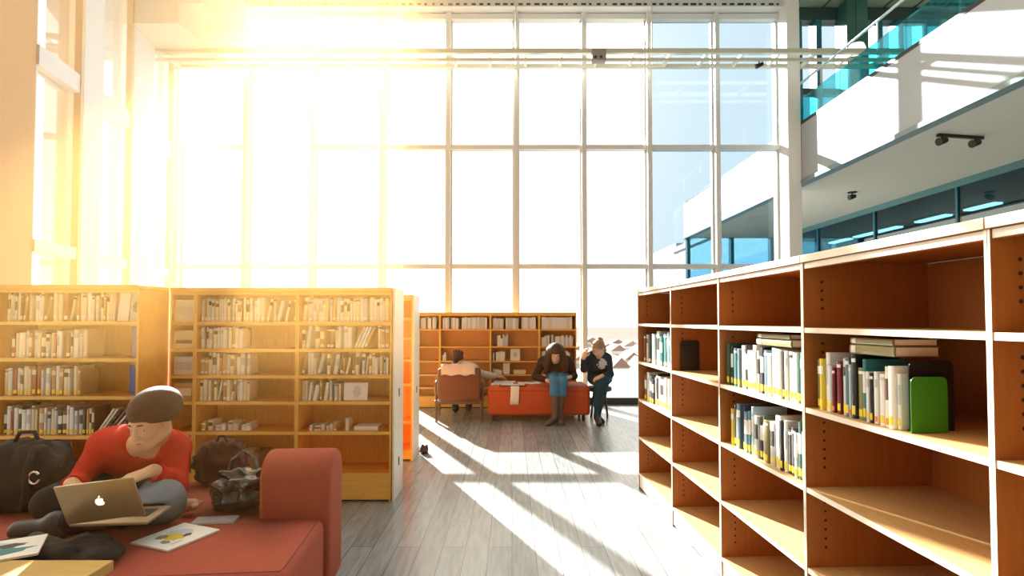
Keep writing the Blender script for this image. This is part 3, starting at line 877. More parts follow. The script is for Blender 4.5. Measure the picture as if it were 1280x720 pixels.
put_book(FR[3], 0.21, 0.035, 1.172, 0.030, 0.14, 0.20, 'olive', 'olive book lying flat across the row beside the green bookend', gr, 0, True, 0, 'w', 'x')
put_book(FR[3], 0.215, 0.035, 1.2035, 0.020, 0.14, 0.19, 'olive', 'topmost olive book lying across the row beside the green bookend', gr, 0, True, 0, 'w', 'x')
M_GREEN = mat('green_enamel', (0.035, 0.22, 0.015, 1), 0.4)
def BE(i, x, m, lab, w=0.125, h=0.17, y=0.03):
    # the upright faces along the run (local x), the foot slips under the books
    return bookend(FR[i], x, y, 0.965, w, h, m, lab, R(90))
bookend(FR[3], 0.475, 0.035, 0.965, 0.105, 0.155, M_GREEN, 'green metal bookend with rounded shoulders at the end of the book row', R(90), foot=0.1)
bookend(FR[3], 0.450, 0.05, 0.965, 0.13, 0.20, M_BLACK, 'taller black bookend standing just behind the green bookend', R(90), foot=0.08)
bookend(FR[1], 0.03, 0.05, 0.965, 0.12, 0.185, M_BLACK, 'black metal bookend alone on a shelf of the nearly empty bay', R(90), foot=0.1)
gr = 'books in the bay at the window end'
row(FR[0], 0.05, 0.20, 0.965, 5, None, (0.19, 0.21), 'from the window, upper row beside the big teal books', gr, y=0.03, dp=0.17, count_from='start', noun='book', cols=['dark red', 'charcoal', 'cream', 'teal', 'black'], fine=True)
row(FR[0], 0.21, 0.73, 0.965, 9, None, (0.20, 0.235), 'of the big teal and blue books, window-end bay', gr, y=0.03, dp=0.24, count_from='start', noun='book', cols=['pale blue', 'pale blue', 'pale grey', 'teal', 'teal', 'pale blue', 'teal', 'teal', 'dark green'], fine=True)
row(FR[0], 0.05, 0.62, 0.68, 12, None, (0.17, 0.22), 'from the window, lower row of the window-end bay', gr, y=0.03, dp=0.17, count_from='start', noun='book', sticker='y', cols=['dark red', 'white', 'pale blue', 'slate blue', 'navy', 'white', 'black', 'white', 'pale grey', 'white', 'white', 'white'], fine=True)
put_book(FR[1], 0.685, 0.03, 0.681, 0.03, 0.15, 0.19, 'pale grey', 'pale grey book alone at the end of an otherwise empty shelf', 'lone books', 0, True, 0, 'w')
put_book(FR[4], 0.05, 0.16, 1.2532, 0.04, 0.12, 0.045, 'yellow', 'small yellow book in the shelf bay cut off by the picture edge', 'lone books', 0, True, 0, 'w')
# ================================================================== SMOOTH BODIES
# Bodies are blended from tapered limbs in a distance field, then meshed as one continuous surface.
class Field:
    def __init__(s, res):
        s.res = res; s.p = []
    def cone(s, a, b, ra, rb, k=0.02):
        s.p.append(('c', np.array(a, float), np.array(b, float), ra, rb, k))
    def ell(s, c, r, rot=None, k=0.02):
        m = np.array(rot.to_3x3() if rot is not None else Matrix.Identity(3))
        s.p.append(('e', np.array(c, float), np.array(r, float), m, None, k))
    def cut(s, c, r, rot=None, k=0.01):
        m = np.array(rot.to_3x3() if rot is not None else Matrix.Identity(3))
        s.p.append(('x', np.array(c, float), np.array(r, float), m, None, k))
    def cutbox(s, pt, n):
        """Cut away everything on the side of the plane (pt, n) that n points to."""
        s.p.append(('h', np.array(pt, float), np.array(n, float) / np.linalg.norm(n), None, None, 0))
    def carve(s, b):
        s.p.append(('b', np.array(b, float), None, None, None, 0))
    def mesh(s, name, mats):
        lo = np.full(3, 1e9); hi = -lo
        for q in s.p:
            if q[0] == 'c':
                r = max(q[3], q[4])
                lo = np.minimum(lo, np.minimum(q[1], q[2]) - r); hi = np.maximum(hi, np.maximum(q[1], q[2]) + r)
            elif q[0] == 'e':
                r = q[2].max(); lo = np.minimum(lo, q[1] - r); hi = np.maximum(hi, q[1] + r)
        pad = 4 * s.res
        lo -= pad; hi += pad
        n = np.ceil((hi - lo) / s.res).astype(int) + 1
        ax = [lo[i] + np.arange(n[i]) * s.res for i in range(3)]
        V = np.full(n, 0.3)
        for q in s.p:
            k = q[5]
            if q[0] == 'h':
                X, Y, Z = np.meshgrid(*ax, indexing='ij', sparse=True)
                d = (X - q[1][0]) * q[2][0] + (Y - q[1][1]) * q[2][1] + (Z - q[1][2]) * q[2][2]
                V = np.maximum(V, d)
                continue
            if q[0] == 'b':
                X, Y, Z = np.meshgrid(*ax, indexing='ij', sparse=True)
                x0, x1, y0, y1, z0, z1 = q[1]
                d = np.maximum(np.maximum(np.maximum(x0 - X, X - x1), np.maximum(y0 - Y, Y - y1)), np.maximum(z0 - Z, Z - z1))
                V = np.maximum(V, -d)
                continue
            r = max(q[3], q[4]) if q[0] == 'c' else q[2].max()
            a = np.minimum(q[1], q[2]) if q[0] == 'c' else q[1]
            b = np.maximum(q[1], q[2]) if q[0] == 'c' else q[1]
            m = r + k + 4 * s.res
            i0 = np.maximum(((a - m - lo) / s.res).astype(int), 0)
            i1 = np.minimum(((b + m - lo) / s.res).astype(int) + 2, n)
            sl = tuple(slice(i0[i], i1[i]) for i in range(3))
            X, Y, Z = np.meshgrid(*[ax[i][sl[i]] for i in range(3)], indexing='ij', sparse=True)
            if q[0] == 'c':
                pa = [X - q[1][0], Y - q[1][1], Z - q[1][2]]
                ba = q[2] - q[1]
                L = max(float(ba @ ba), 1e-12)
                h = np.clip((pa[0] * ba[0] + pa[1] * ba[1] + pa[2] * ba[2]) / L, 0, 1)
                d = np.sqrt((pa[0] - ba[0] * h) ** 2 + (pa[1] - ba[1] * h) ** 2 + (pa[2] - ba[2] * h) ** 2) - (q[3] + (q[4] - q[3]) * h)
            else:
                m3 = q[3]
                px, py, pz = X - q[1][0], Y - q[1][1], Z - q[1][2]
                l = [(m3[0, i] * px + m3[1, i] * py + m3[2, i] * pz) / q[2][i] for i in range(3)]
                nn = np.sqrt(l[0] ** 2 + l[1] ** 2 + l[2] ** 2)
                d = (nn - 1) * q[2].min() if False else (nn - 1) * (nn / np.maximum(np.sqrt((l[0] / q[2][0]) ** 2 + (l[1] / q[2][1]) ** 2 + (l[2] / q[2][2]) ** 2), 1e-9))
            v = V[sl]
            if q[0] == 'x':
                d = -d
                h = np.clip(0.5 - 0.5 * (v - d) / k, 0, 1)
                V[sl] = v * (1 - h) + d * h + k * h * (1 - h)
            else:
                h = np.clip(0.5 + 0.5 * (v - d) / k, 0, 1)
                V[sl] = v * (1 - h) + d * h - k * h * (1 - h)
        return surface(name, V, lo, s.res, mats)

def surface(name, V, lo, res, mats):
    """Surface nets."""
    ins = V < 0
    c = [ins[i:ins.shape[0] - 1 + i, j:ins.shape[1] - 1 + j, k:ins.shape[2] - 1 + k] for i in (0, 1) for j in (0, 1) for k in (0, 1)]
    sm = sum(x.astype(np.int8) for x in c)
    act = (sm > 0) & (sm < 8)
    idx = np.argwhere(act)
    ID = np.full(act.shape, -1, int)
    ID[act] = np.arange(len(idx))
    P = np.zeros((len(idx), 3)); W = np.zeros(len(idx))
    cor = [(i, j, k) for i in (0, 1) for j in (0, 1) for k in (0, 1)]
    for a in range(8):
        for b in range(a + 1, 8):
            if sum(abs(cor[a][t] - cor[b][t]) for t in range(3)) != 1:
                continue
            va = V[idx[:, 0] + cor[a][0], idx[:, 1] + cor[a][1], idx[:, 2] + cor[a][2]]
            vb = V[idx[:, 0] + cor[b][0], idx[:, 1] + cor[b][1], idx[:, 2] + cor[b][2]]
            x = (va < 0) != (vb < 0)
            t = np.where(x, va / np.where(x, va - vb, 1), 0)
            for q in range(3):
                P[:, q] += np.where(x, cor[a][q] + (cor[b][q] - cor[a][q]) * t, 0)
            W += x
    P = (idx + P / W[:, None]) * res + lo
    faces = []
    for axis in range(3):
        u, v = (axis + 1) % 3, (axis + 2) % 3
        s0 = [slice(None)] * 3; s1 = [slice(None)] * 3
        s0[axis] = slice(0, -1); s1[axis] = slice(1, None)
        A, B = ins[tuple(s0)], ins[tuple(s1)]
        for flip, e in ((False, np.argwhere(A & ~B)), (True, np.argwhere(~A & B))):
            if not len(e):
                continue
            q = []
            for du, dv in ((0, 0), (1, 0), (1, 1), (0, 1)):
                g = e.copy(); g[:, u] -= 1 - du; g[:, v] -= 1 - dv
                q.append(ID[g[:, 0], g[:, 1], g[:, 2]])
            q = np.stack(q, 1)
            faces.append(q[:, ::-1] if flip else q)
    F = np.concatenate(faces)
    me = bpy.data.meshes.new(name)
    me.from_pydata(P.tolist(), [], F.tolist())
    for m in (mats if isinstance(mats, (list, tuple)) else [mats]):
        me.materials.append(m)
    me.polygons.foreach_set('use_smooth', [True] * len(me.polygons))
    me.update()
    return me

def V3(*a): return np.array(a, float)
def unit(v): v = np.array(v, float); return v / max(np.linalg.norm(v), 1e-9)

def hand(f, wrist, fwd, back, side, scale=1.0, curl=35):
    """Palm, four separate unequal fingers with knuckle bends, and a thumb. fwd: along the hand; back: out of the back of the hand; side: towards the thumb."""
    fwd = unit(fwd); back = unit(np.array(back, float) - fwd * np.dot(back, fwd)); th = unit(side - fwd * np.dot(side, fwd) - back * np.dot(side, back))
    w = np.array(wrist, float)
    S = scale
    k = 0.006
    for o, ln in ((0.028, 0.082), (0.010, 0.086), (-0.009, 0.082), (-0.026, 0.074)):          # palm
        f.cone(w + th * o * 0.55 * S + fwd * 0.008 * S, w + (th * o + fwd * ln) * S, 0.016 * S, 0.0125 * S, 0.010)
    for o, L, r in ((0.030, 0.070, 0.0092), (0.010, 0.078, 0.0095), (-0.010, 0.072, 0.0090), (-0.028, 0.056, 0.0080)):
        p = w + (th * o + fwd * 0.084) * S
        a = 0.35 * R(curl)
        for seg, (fr, rr) in enumerate(((0.45, 1.0), (0.32, 0.92), (0.23, 0.82))):
            d = fwd * math.cos(a) - back * math.sin(a) + th * o * 1.2
            q = p + unit(d) * L * fr * S
            f.cone(p, q, r * rr * S, r * rr * 0.9 * S, 0.004)
            p = q; a += R(curl) * (0.9 if seg == 0 else 0.7)
    p = w + (th * 0.022 + fwd * 0.022 - back * 0.004) * S                                       # thumb
    q = p + unit(th * 0.8 + fwd * 0.65 - back * 0.25) * 0.040 * S
    f.cone(w + (th * 0.012 + fwd * 0.015) * S, p, 0.014 * S, 0.0135 * S, 0.008)
    f.cone(p, q, 0.0125 * S, 0.0105 * S, k)
    f.cone(q, q + unit(th * 0.35 + fwd * 0.9 - back * 0.2) * 0.030 * S, 0.0103 * S, 0.0085 * S, 0.004)

def head(f, c, rot, S=1.0):
    """rot turns head space (x to the person's left, -y out of the face, z up) into the room. c: the middle of the head. Returns head space -> room."""
    M = Matrix.Translation(Vector(c)) @ rot.to_4x4() @ Matrix.Diagonal((S, S, S, 1))
    q = lambda *p: np.array(M @ Vector(p))
    e = lambda p, r, k=0.02: f.ell(q(*p), np.array(r) * S, rot, k)
    e((0, 0.012, 0.035), (0.074, 0.095, 0.085))                     # cranium
    e((0, -0.035, -0.02), (0.060, 0.056, 0.075), 0.03)              # face
    e((0, -0.050, -0.082), (0.036, 0.036, 0.030), 0.03)             # chin
    f.cone(q(0.045, 0.0, -0.062), q(0.016, -0.060, -0.092), 0.022 * S, 0.018 * S, 0.02)
    f.cone(q(-0.045, 0.0, -0.062), q(-0.016, -0.060, -0.092), 0.022 * S, 0.018 * S, 0.02)
    f.cone(q(-0.036, -0.078, 0.018), q(0.036, -0.078, 0.018), 0.014 * S, 0.014 * S, 0.014)    # brow
    f.cut(q(0.031, -0.098, 0.0), np.array((0.017, 0.016, 0.011)) * S, rot, 0.012)
    f.cut(q(-0.031, -0.098, 0.0), np.array((0.017, 0.016, 0.011)) * S, rot, 0.012)
    f.cone(q(0, -0.086, 0.012), q(0, -0.110, -0.032), 0.009 * S, 0.0115 * S, 0.010)            # nose
    e((0.011, -0.100, -0.036), (0.009, 0.011, 0.008), 0.006); e((-0.011, -0.100, -0.036), (0.009, 0.011, 0.008), 0.006)
    e((0.034, -0.070, -0.030), (0.020, 0.018, 0.018), 0.02); e((-0.034, -0.070, -0.030), (0.020, 0.018, 0.018), 0.02)
    for s in (1, -1):
        e((s * 0.031, -0.080, 0.0), (0.0125, 0.012, 0.0115), 0.004)                             # eyeball under the lid
        f.ell(q(s * 0.076, 0.008, -0.008), np.array((0.007, 0.019, 0.032)) * S, rot, 0.006)     # ear
    f.cone(q(-0.019, -0.088, -0.062), q(0.019, -0.088, -0.062), 0.008 * S, 0.008 * S, 0.006)    # lips
    f.cone(q(-0.014, -0.087, -0.073), q(0.014, -0.087, -0.073), 0.0075 * S, 0.0075 * S, 0.006)
    return M

def person(name, label, J, cols, res=0.006, group=None, hair='cap', build=1.0, sleeves='long', hands=True, scoop=True, face=True):
    t = thing(name, label, 'person', TR(J['pelvis'][0], J['pelvis'][1], 0), group)
    inv = t.matrix_world.inverted()
    skin = mat('skin_' + cols['skin_name'], cols['skin'], 0.5, noise=0.06, nscale=30)
    B = build
    hr = J['head_rot']
    def limbs(f, g=0.0, upper=True, lower=True, kk=0.03):
        if upper:
            for s in 'LR':
                sh, el, wr = V3(*J['sh' + s]), V3(*J['el' + s]), V3(*J['wr' + s])
                f.cone(sh, el, 0.052 * B + g, 0.040 * B + g, kk); f.cone(el, el + (wr - el) * 0.35, 0.040 * B + g, 0.038 * B + g, 0.02); f.cone(el + (wr - el) * 0.35, wr, 0.038 * B + g, 0.027 * B + g, 0.015)
            ch, pv, nk = V3(*J['chest']), V3(*J['pelvis']), V3(*J['neck'])
            sl, sr = V3(*J['shL']), V3(*J['shR'])
            ax = unit(sl - sr)
            for o in (-0.055, 0.055):
                f.cone(pv + ax * o, ch + ax * o * 1.25, 0.100 * B + g, 0.108 * B + g, 0.05)
            for o in (0.4, 0.75):
                f.cone(ch + ax * 0.06, nk + (sl - nk) * o, 0.10 * B + g, 0.060 * B + g, 0.05); f.cone(ch - ax * 0.06, nk + (sr - nk) * o, 0.10 * B + g, 0.060 * B + g, 0.05)
            f.cone(nk + (sl - nk) * 0.35, sl, 0.058 * B + g, 0.056 * B + g, 0.03); f.cone(nk + (sr - nk) * 0.35, sr, 0.058 * B + g, 0.056 * B + g, 0.03)
        if lower:
            pv = V3(*J['pelvis'])
            for s in 'LR':
                hp, kn, an = V3(*J['hip' + s]), V3(*J['kn' + s]), V3(*J['an' + s])
                f.cone(pv, hp, 0.10 * B + g, 0.092 * B + g, 0.04)
                f.cone(hp, kn, 0.088 * B + g, J.get('knr' + s, 0.058) * B + g, 0.03)
                f.cone(kn, kn + (an - kn) * 0.35, J.get('knr' + s, 0.056) * B * 0.97 + g, 0.054 * B + g, 0.02); f.cone(kn + (an - kn) * 0.35, an, 0.054 * B + g, 0.036 * B + g, 0.02)
    # one continuous skin
    f = Field(res)
    limbs(f)
    nk = V3(*J['neck']); hc = V3(*J['head'])
    M = head(f, J['head'], hr, J.get('hs', 1.0))
    f.cone(nk, np.array(M @ Vector((0, 0.025, -0.055))), 0.058 * B, 0.052 * B, 0.03)
    if hands:
        for s in 'LR':
            fw, bk, sd = J['hand' + s]
            hand(f, J['wr' + s], V3(*fw), V3(*bk), V3(*sd), J.get('handscale', 1.0), J.get('curl' + s, 35))
    for s in 'LR':
        an, toe = V3(*J['an' + s]), V3(*J['toe' + s])
        d = unit(toe - an)
        f.cone(an, an + d * 0.03, 0.038 * B, 0.036 * B, 0.02)
        f.cone(an + d * 0.0 + V3(0, 0, -0.012), toe, 0.034 * B, 0.026 * B, 0.02)
        if J.get('bare' + s):
            sd = unit(np.cross(d, V3(0, 0, 1)))
            for q in range(5):
                b = toe + sd * (q - 2) * 0.013 + d * 0.005
                f.cone(b, b + d * (0.022 - 0.002 * q), 0.011, 0.0095, 0.004)
    for bx in J.get('carve', ()): f.carve(bx)
    body = link('body', f.mesh('body', skin)); body.matrix_world = inv @ body.matrix_world; body.parent = t
    def child(nm, f, m, parent=t):
        o = link(nm, f.mesh(nm, m)); o.parent = t; o.matrix_parent_inverse = Matrix.Identity(4); o.matrix_local = inv
        return o
    body.matrix_parent_inverse = Matrix.Identity(4); body.matrix_local = inv
    # garments follow the body just above the skin
    f = Field(res)
    limbs(f, 0.009, True, False, 0.04)
    f.cone(V3(*J['pelvis']), V3(*J['pelvis']) + V3(0, 0, 0.05), 0.125 * B, 0.13 * B, 0.05)
    for s in 'LR':
        wr, el = V3(*J['wr' + s]), V3(*J['el' + s])
        d = unit(wr - el)
        cutp = el + (wr - el) * (J.get('cuff' + s, 0.93))
        f.p.append(('x', cutp + d * 0.075, np.full(3, 0.074), np.eye(3), None, 0.004))
    nd = unit(np.array(M @ Vector((0, 0.02, -0.06))) - nk)
    fwd = np.array(hr.to_3x3() @ Vector((0, -1, 0)))
    if scoop:
        f.cut(nk + nd * 0.075 + fwd * 0.035, (0.072, 0.072, 0.085), None, 0.006)
    else:
        f.cut(nk + nd * 0.10, (0.062, 0.062, 0.06), None, 0.006)
    for bx in J.get('carve', ()): f.carve(bx)
    child(cols.get('top_name', 'sweater'), f, mat(cols['top_mat'], cols['top'], 0.85, spec=0.2, noise=0.12, nscale=50, bump=0.5, bscale=140))
    f = Field(res)
    limbs(f, 0.010, False, True)
    for s in 'LR':
        an, kn = V3(*J['an' + s]), V3(*J['kn' + s]); d = unit(an - kn)
        if J.get('boot'):
            f.cutbox(kn + (an - kn) * J['boot'], d)
        else:
            f.p.append(('x', an + d * 0.07, np.full(3, 0.078), np.eye(3), None, 0.004))
    pm = mat(cols['leg_mat'], cols['legs'], 0.8, spec=0.2, noise=0.2, nscale=35, bump=0.4, bscale=160)
    for bx in J.get('carve', ()): f.carve(bx)
    child('trousers', f, pm)
    for s in 'LR':
        if not J.get('bare' + s):
            an, toe = V3(*J['an' + s]), V3(*J['toe' + s]); d = unit(toe - an)
            f = Field(max(res * 0.8, 0.005))
            dn = V3(0, 0, -0.012)
            f.cone(an + V3(0, 0, 0.01), an + dn, 0.046 * B, 0.046 * B, 0.02); f.cone(an + dn, toe + d * 0.01 + dn * 0.4, 0.043 * B, 0.036 * B, 0.025)
            f.cone(an - d * 0.03 + dn * 1.6, toe + d * 0.01 + dn * 0.8, 0.030 * B, 0.030 * B, 0.02)
            if J.get('boot'):
                kn = V3(*J['kn' + s]); f.cone(kn + (an - kn) * (J['boot'] - 0.04), an + V3(0, 0, 0.01), 0.058 * B, 0.045 * B, 0.02)
            f.cutbox((0, 0, J.get('sole', 0.001)), (0, 0, -1))
            child('shoe', f, mat(cols['shoe_mat'], cols['shoes'], 0.5))
    # hair
    S = J.get('hs', 1.0)
    q = lambda *p: np.array(M @ Vector(p))
    f = Field(res)
    hm = mat(cols['hair_mat'], cols['hair'], 0.65, spec=0.3, noise=0.35, nscale=70, bump=0.6, bscale=220)
    if hair == 'cap':            # a slouchy knitted cap, flat brow line
        f.ell(q(0, 0.012, 0.062), np.array((0.088, 0.105, 0.080)) * S, hr, 0.02)
        f.ell(q(0.015, 0.055, 0.078), np.array((0.094, 0.095, 0.072)) * S, hr, 0.05)
        f.ell(q(0.045, 0.045, 0.050), np.array((0.060, 0.080, 0.060)) * S, hr, 0.05)
        f.cutbox(q(0, -0.09, 0.028), np.array(hr.to_3x3() @ Vector((0.0, -0.30, -1.0))))
        hn = 'knitted_cap'
    elif hair == 'long':
        f.ell(q(0, 0.02, 0.045), np.array((0.088, 0.105, 0.092)) * S, hr, 0.02)
        for s in (1, -1):
            for (dx, dy, ln, r) in ((0.085, -0.02, 0.26, 0.040), (0.095, 0.03, 0.30, 0.048), (0.06, 0.085, 0.30, 0.05)):
                a = q(s * dx * 0.85, dy, 0.03)
                b = a + V3(s * 0.035 * math.copysign(1, 1), 0, -ln * 0.55); cpt = b + V3(s * 0.012, 0, -ln * 0.4)
                b[0] = a[0] + (b[0] - a[0]) * 1.0
                f.cone(a, b, r * S, r * 1.05 * S, 0.03); f.cone(b, cpt, r * 1.05 * S, r * 0.55 * S, 0.02)
        f.cut(q(0, -0.125, -0.035), np.array((0.055, 0.075, 0.075)) * S, hr, 0.01)
        hn = 'hair'
    elif hair == 'bun':
        f.ell(q(0, 0.018, 0.042), np.array((0.086, 0.104, 0.088)) * S, hr, 0.02)
        f.ell(q(0.0, 0.085, 0.105), np.array((0.042, 0.038, 0.036)) * S, hr, 0.008)
        for k in range(7):
            f.cone(q(0.07 * math.cos(k * 0.9), 0.02 + 0.07 * math.sin(k * 0.9), 0.09), q(0.088 * math.cos(k * 0.9), 0.02 + 0.09 * math.sin(k * 0.9), 0.115), 0.016 * S, 0.008 * S, 0.01)
        f.cone(q(0.055, 0.05, 0.0), q(0.05, 0.07, -0.07), 0.032 * S, 0.02 * S, 0.02)
        f.cone(q(-0.055, 0.05, 0.0), q(-0.05, 0.07, -0.07), 0.032 * S, 0.02 * S, 0.02)
        f.cut(q(0, -0.125, -0.04), np.array((0.07, 0.085, 0.08)) * S, hr, 0.01)
        hn = 'hair'
    else:                        # short
        f.ell(q(0, 0.020, 0.045), np.array((0.083, 0.102, 0.086)) * S, hr, 0.02)
        f.cone(q(0, 0.08, 0.0), q(0, 0.085, -0.04), 0.05 * S, 0.035 * S, 0.02)
        for k in range(9):
            a = k * 0.7
            f.cone(q(0.05 * math.cos(a), 0.02 + 0.06 * math.sin(a), 0.11), q(0.065 * math.cos(a), 0.02 + 0.075 * math.sin(a), 0.135), 0.022 * S, 0.012 * S, 0.015)
        f.cut(q(0, -0.125, -0.035), np.array((0.075, 0.085, 0.08)) * S, hr, 0.01)
        hn = 'hair'
    child(hn, f, hm)
    if face:
        for s in (1, -1):
            b = MB()
            pts = [q(s * (0.031 + 0.013 * math.cos(a)), -0.0905 - 0.002 * math.sin(a * 0.5) + 0.004 * abs(math.cos(a)), 0.001 + 0.0035 * math.sin(a)) for a in [R(-180), R(-150), R(-120), R(-90), R(-60), R(-30), 0]]
            b.tube([inv @ Vector(p) for p in pts], 0.0018 * S, 6); obj('eyelash', b, mat('dark_brow', (0.03, 0.015, 0.01, 1), 0.8), t)
            b = MB()
            pts = [q(s * x, y, z) for x, y, z in ((0.014, -0.0915, 0.022), (0.026, -0.0935, 0.027), (0.040, -0.0885, 0.025), (0.049, -0.078, 0.019))]
            b.tube([inv @ Vector(p) for p in pts], [0.0028 * S, 0.0036 * S, 0.003 * S, 0.0016 * S], 6); obj('eyebrow', b, mat('dark_brow', (0.03, 0.015, 0.01, 1), 0.8), t)
        b = MB()
        pts = [q(x, y, z) for x, y, z in ((-0.021, -0.0885, -0.0675), (-0.010, -0.0952, -0.0672), (0, -0.0962, -0.0678), (0.010, -0.0952, -0.0672), (0.021, -0.0885, -0.0675))]
        b.tube([inv @ Vector(p) for p in pts], [0.001, 0.003, 0.003, 0.003, 0.001], 6); obj('mouth', b, mat('lip', (0.28, 0.09, 0.06, 1), 0.5), t)
    return t

def hrot(yaw, pitch, roll=0.0):
    """yaw turns the face to the person's left (+), pitch looks down (+), roll tips the head to the person's right."""
    return (Matrix.Rotation(R(yaw), 3, 'Z') @ Matrix.Rotation(R(pitch), 3, 'X') @ Matrix.Rotation(R(roll), 3, 'Y'))
# ================================================================== SOFA, PERSON IN RED, THINGS AROUND
M_RED = mat('brick_red_fabric', (0.39, 0.082, 0.048, 1), 0.85, spec=0.25, noise=0.10, nscale=14, bump=0.35, bscale=320)
SOFA = TR(-0.765, 1.92, 0, R(5))
o = thing('sofa', 'brick red upholstered chaise sofa with one short rounded arm', 'sofa', SOFA)
def rounded_slab(pts, z0, z1, r, seg=5):
    bm = bmesh.new()
    lo = [bm.verts.new((p[0], p[1], z0)) for p in pts]
    hi = [bm.verts.new((p[0], p[1], z1)) for p in pts]
    n = len(pts)
    bm.faces.new(lo[::-1]); bm.faces.new(hi)
    for i in range(n):
        bm.faces.new((lo[i], lo[(i + 1) % n], hi[(i + 1) % n], hi[i]))
    bmesh.ops.bevel(bm, geom=list(bm.edges), offset=r, segments=seg, affect='EDGES', profile=0.5)
    b = MB()
    bm.verts.index_update()
    b.add([v.co.copy() for v in bm.verts], [[v.index for v in f.verts] for f in bm.faces], 0, None, True)
    bm.free()
    return b
seat_pts = [(-1.62, 0.0), (0.0, 0.0), (0.0, 0.545), (-0.31, 0.545), (-0.31, 1.2), (-1.62, 1.2)]
obj('seat', rounded_slab(seat_pts, 0.13, 0.42, 0.035), M_RED, o)
# seam along the top edges
b = MB()
b.tube([(-1.58, 0.028, 0.417), (-0.03, 0.028, 0.417), (-0.024, 0.05, 0.417), (-0.024, 0.52, 0.417)], 0.0035, 6)
obj('seam', b, mat('dark_piping', (0.22, 0.035, 0.02, 1), 0.8), o)
# arm: fat upright pad with a rolled top
b = MB()
prof = [(0.55, 0.10), (0.80, 0.10)]
prof += [(0.80, 0.58)]
for k in range(1, 10):
    a = k / 10 * math.pi
    prof.append((0.675 + 0.125 * math.cos(a), 0.58 + 0.11 * math.sin(a)))
prof += [(0.55, 0.58)]
bm = bmesh.new()
A = [bm.verts.new((-0.285, p[0], p[1])) for p in prof]; Bv = [bm.verts.new((0.02, p[0], p[1])) for p in prof]
n = len(prof)
bm.faces.new(A[::-1]); bm.faces.new(Bv)
for i in range(n):
    bm.faces.new((A[i], A[(i + 1) % n], Bv[(i + 1) % n], Bv[i]))
bmesh.ops.recalc_face_normals(bm, faces=bm.faces)
bmesh.ops.bevel(bm, geom=[e for e in bm.edges if e.calc_face_angle(0) > R(60)], offset=0.022, segments=4, affect='EDGES', profile=0.5)
bm.verts.index_update()
b.add([v.co.copy() for v in bm.verts], [[v.index for v in f.verts] for f in bm.faces], 0, None, True)
bm.free()
obj('arm', b, M_RED, o)
for (x, y) in ((-1.5, 0.1), (-0.1, 0.1), (-1.5, 1.1), (-0.12, 0.70)):
    b = MB(); b.cyl((x, y, 0), 0.022, 0.10 if y == 0.70 else 0.135, 12, r2=0.028); obj('leg', b, M_BLACK, o)

# --- low table at the corner
o = thing('side_table', 'low yellowish wooden table in front of the sofa at the picture corner', 'table', TR(-2.335, 1.245, 0))
M_TABLE = wood('ochre_tabletop', (0.56, 0.36, 0.10, 1), 0.4, 0.15, (3, 30, 30))
b = MB(); b.box(0, 1.04, 0, 0.60, 0.465, 0.50); obj('table_top', b, M_TABLE, o, 0.003)
for (x, y) in ((0.05, 0.05), (0.97, 0.05), (0.05, 0.40), (0.97, 0.40)):
    b = MB(); b.box(x - 0.02, x + 0.02, y - 0.02, y + 0.02, 0, 0.464); obj('leg', b, M_BLACK, o, 0.003)

# --- the person in red, cross-legged, bent over a laptop
J = dict(pelvis=(-1.85, 2.83, 0.545), chest=(-1.80, 2.70, 0.650), neck=(-1.685, 2.575, 0.715), head=(-1.575, 2.46, 0.835), head_rot=hrot(-12, 17, -3),
         shR=(-1.915, 2.65, 0.695), shL=(-1.555, 2.60, 0.69), elR=(-1.925, 2.50, 0.545), elL=(-1.49, 2.50, 0.545), wrR=(-1.83, 2.345, 0.60), wrL=(-1.515, 2.385, 0.645),
         hipL=(-1.76, 2.82, 0.53), hipR=(-1.94, 2.82, 0.53), knL=(-1.475, 2.385, 0.512), knR=(-1.925, 2.36, 0.515), anL=(-1.80, 2.235, 0.47), anR=(-1.50, 2.475, 0.468),
         toeL=(-1.92, 2.22, 0.462), toeR=(-1.41, 2.50, 0.464), knrL=0.078, bareR=True, hs=0.90, sole=0.4212, carve=[(-3, -0.5, 1.5, 3.4, 0, 0.4212), (-1.70, -1.34, 2.07, 2.325, 0.509, 0.532)],
         handR=((0.75, -0.35, -0.25), (0.1, 0.2, 1), (0.6, 0.7, 0.1)), handL=((-0.62, -0.75, -0.20), (0.05, -0.15, 1), (-0.7, 0.7, 0.1)), curlL=38, curlR=40, cuffL=0.86, cuffR=0.9)
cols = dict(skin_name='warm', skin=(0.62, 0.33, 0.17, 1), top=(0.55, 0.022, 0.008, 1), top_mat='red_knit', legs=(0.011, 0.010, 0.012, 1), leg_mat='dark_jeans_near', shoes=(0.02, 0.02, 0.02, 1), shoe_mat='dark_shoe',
            hair=(0.075, 0.021, 0.008, 1), hair_mat='brown_knit')
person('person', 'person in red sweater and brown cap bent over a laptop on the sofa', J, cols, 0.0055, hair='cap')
# light falling on the raised knee, painted into the trouser colour
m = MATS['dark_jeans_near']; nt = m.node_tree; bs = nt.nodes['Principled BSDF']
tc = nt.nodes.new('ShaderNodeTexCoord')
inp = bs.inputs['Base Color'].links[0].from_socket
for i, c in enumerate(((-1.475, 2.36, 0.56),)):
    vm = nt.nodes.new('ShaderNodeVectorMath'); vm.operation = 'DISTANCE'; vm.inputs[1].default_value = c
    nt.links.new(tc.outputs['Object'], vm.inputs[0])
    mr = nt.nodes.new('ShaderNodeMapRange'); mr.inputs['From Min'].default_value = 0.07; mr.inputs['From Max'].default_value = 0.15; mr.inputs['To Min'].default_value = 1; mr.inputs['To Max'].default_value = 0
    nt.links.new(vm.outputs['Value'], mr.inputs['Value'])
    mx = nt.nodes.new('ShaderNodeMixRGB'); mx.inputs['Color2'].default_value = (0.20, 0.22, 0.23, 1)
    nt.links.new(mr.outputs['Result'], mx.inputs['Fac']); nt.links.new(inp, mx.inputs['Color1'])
    inp = mx.outputs['Color']
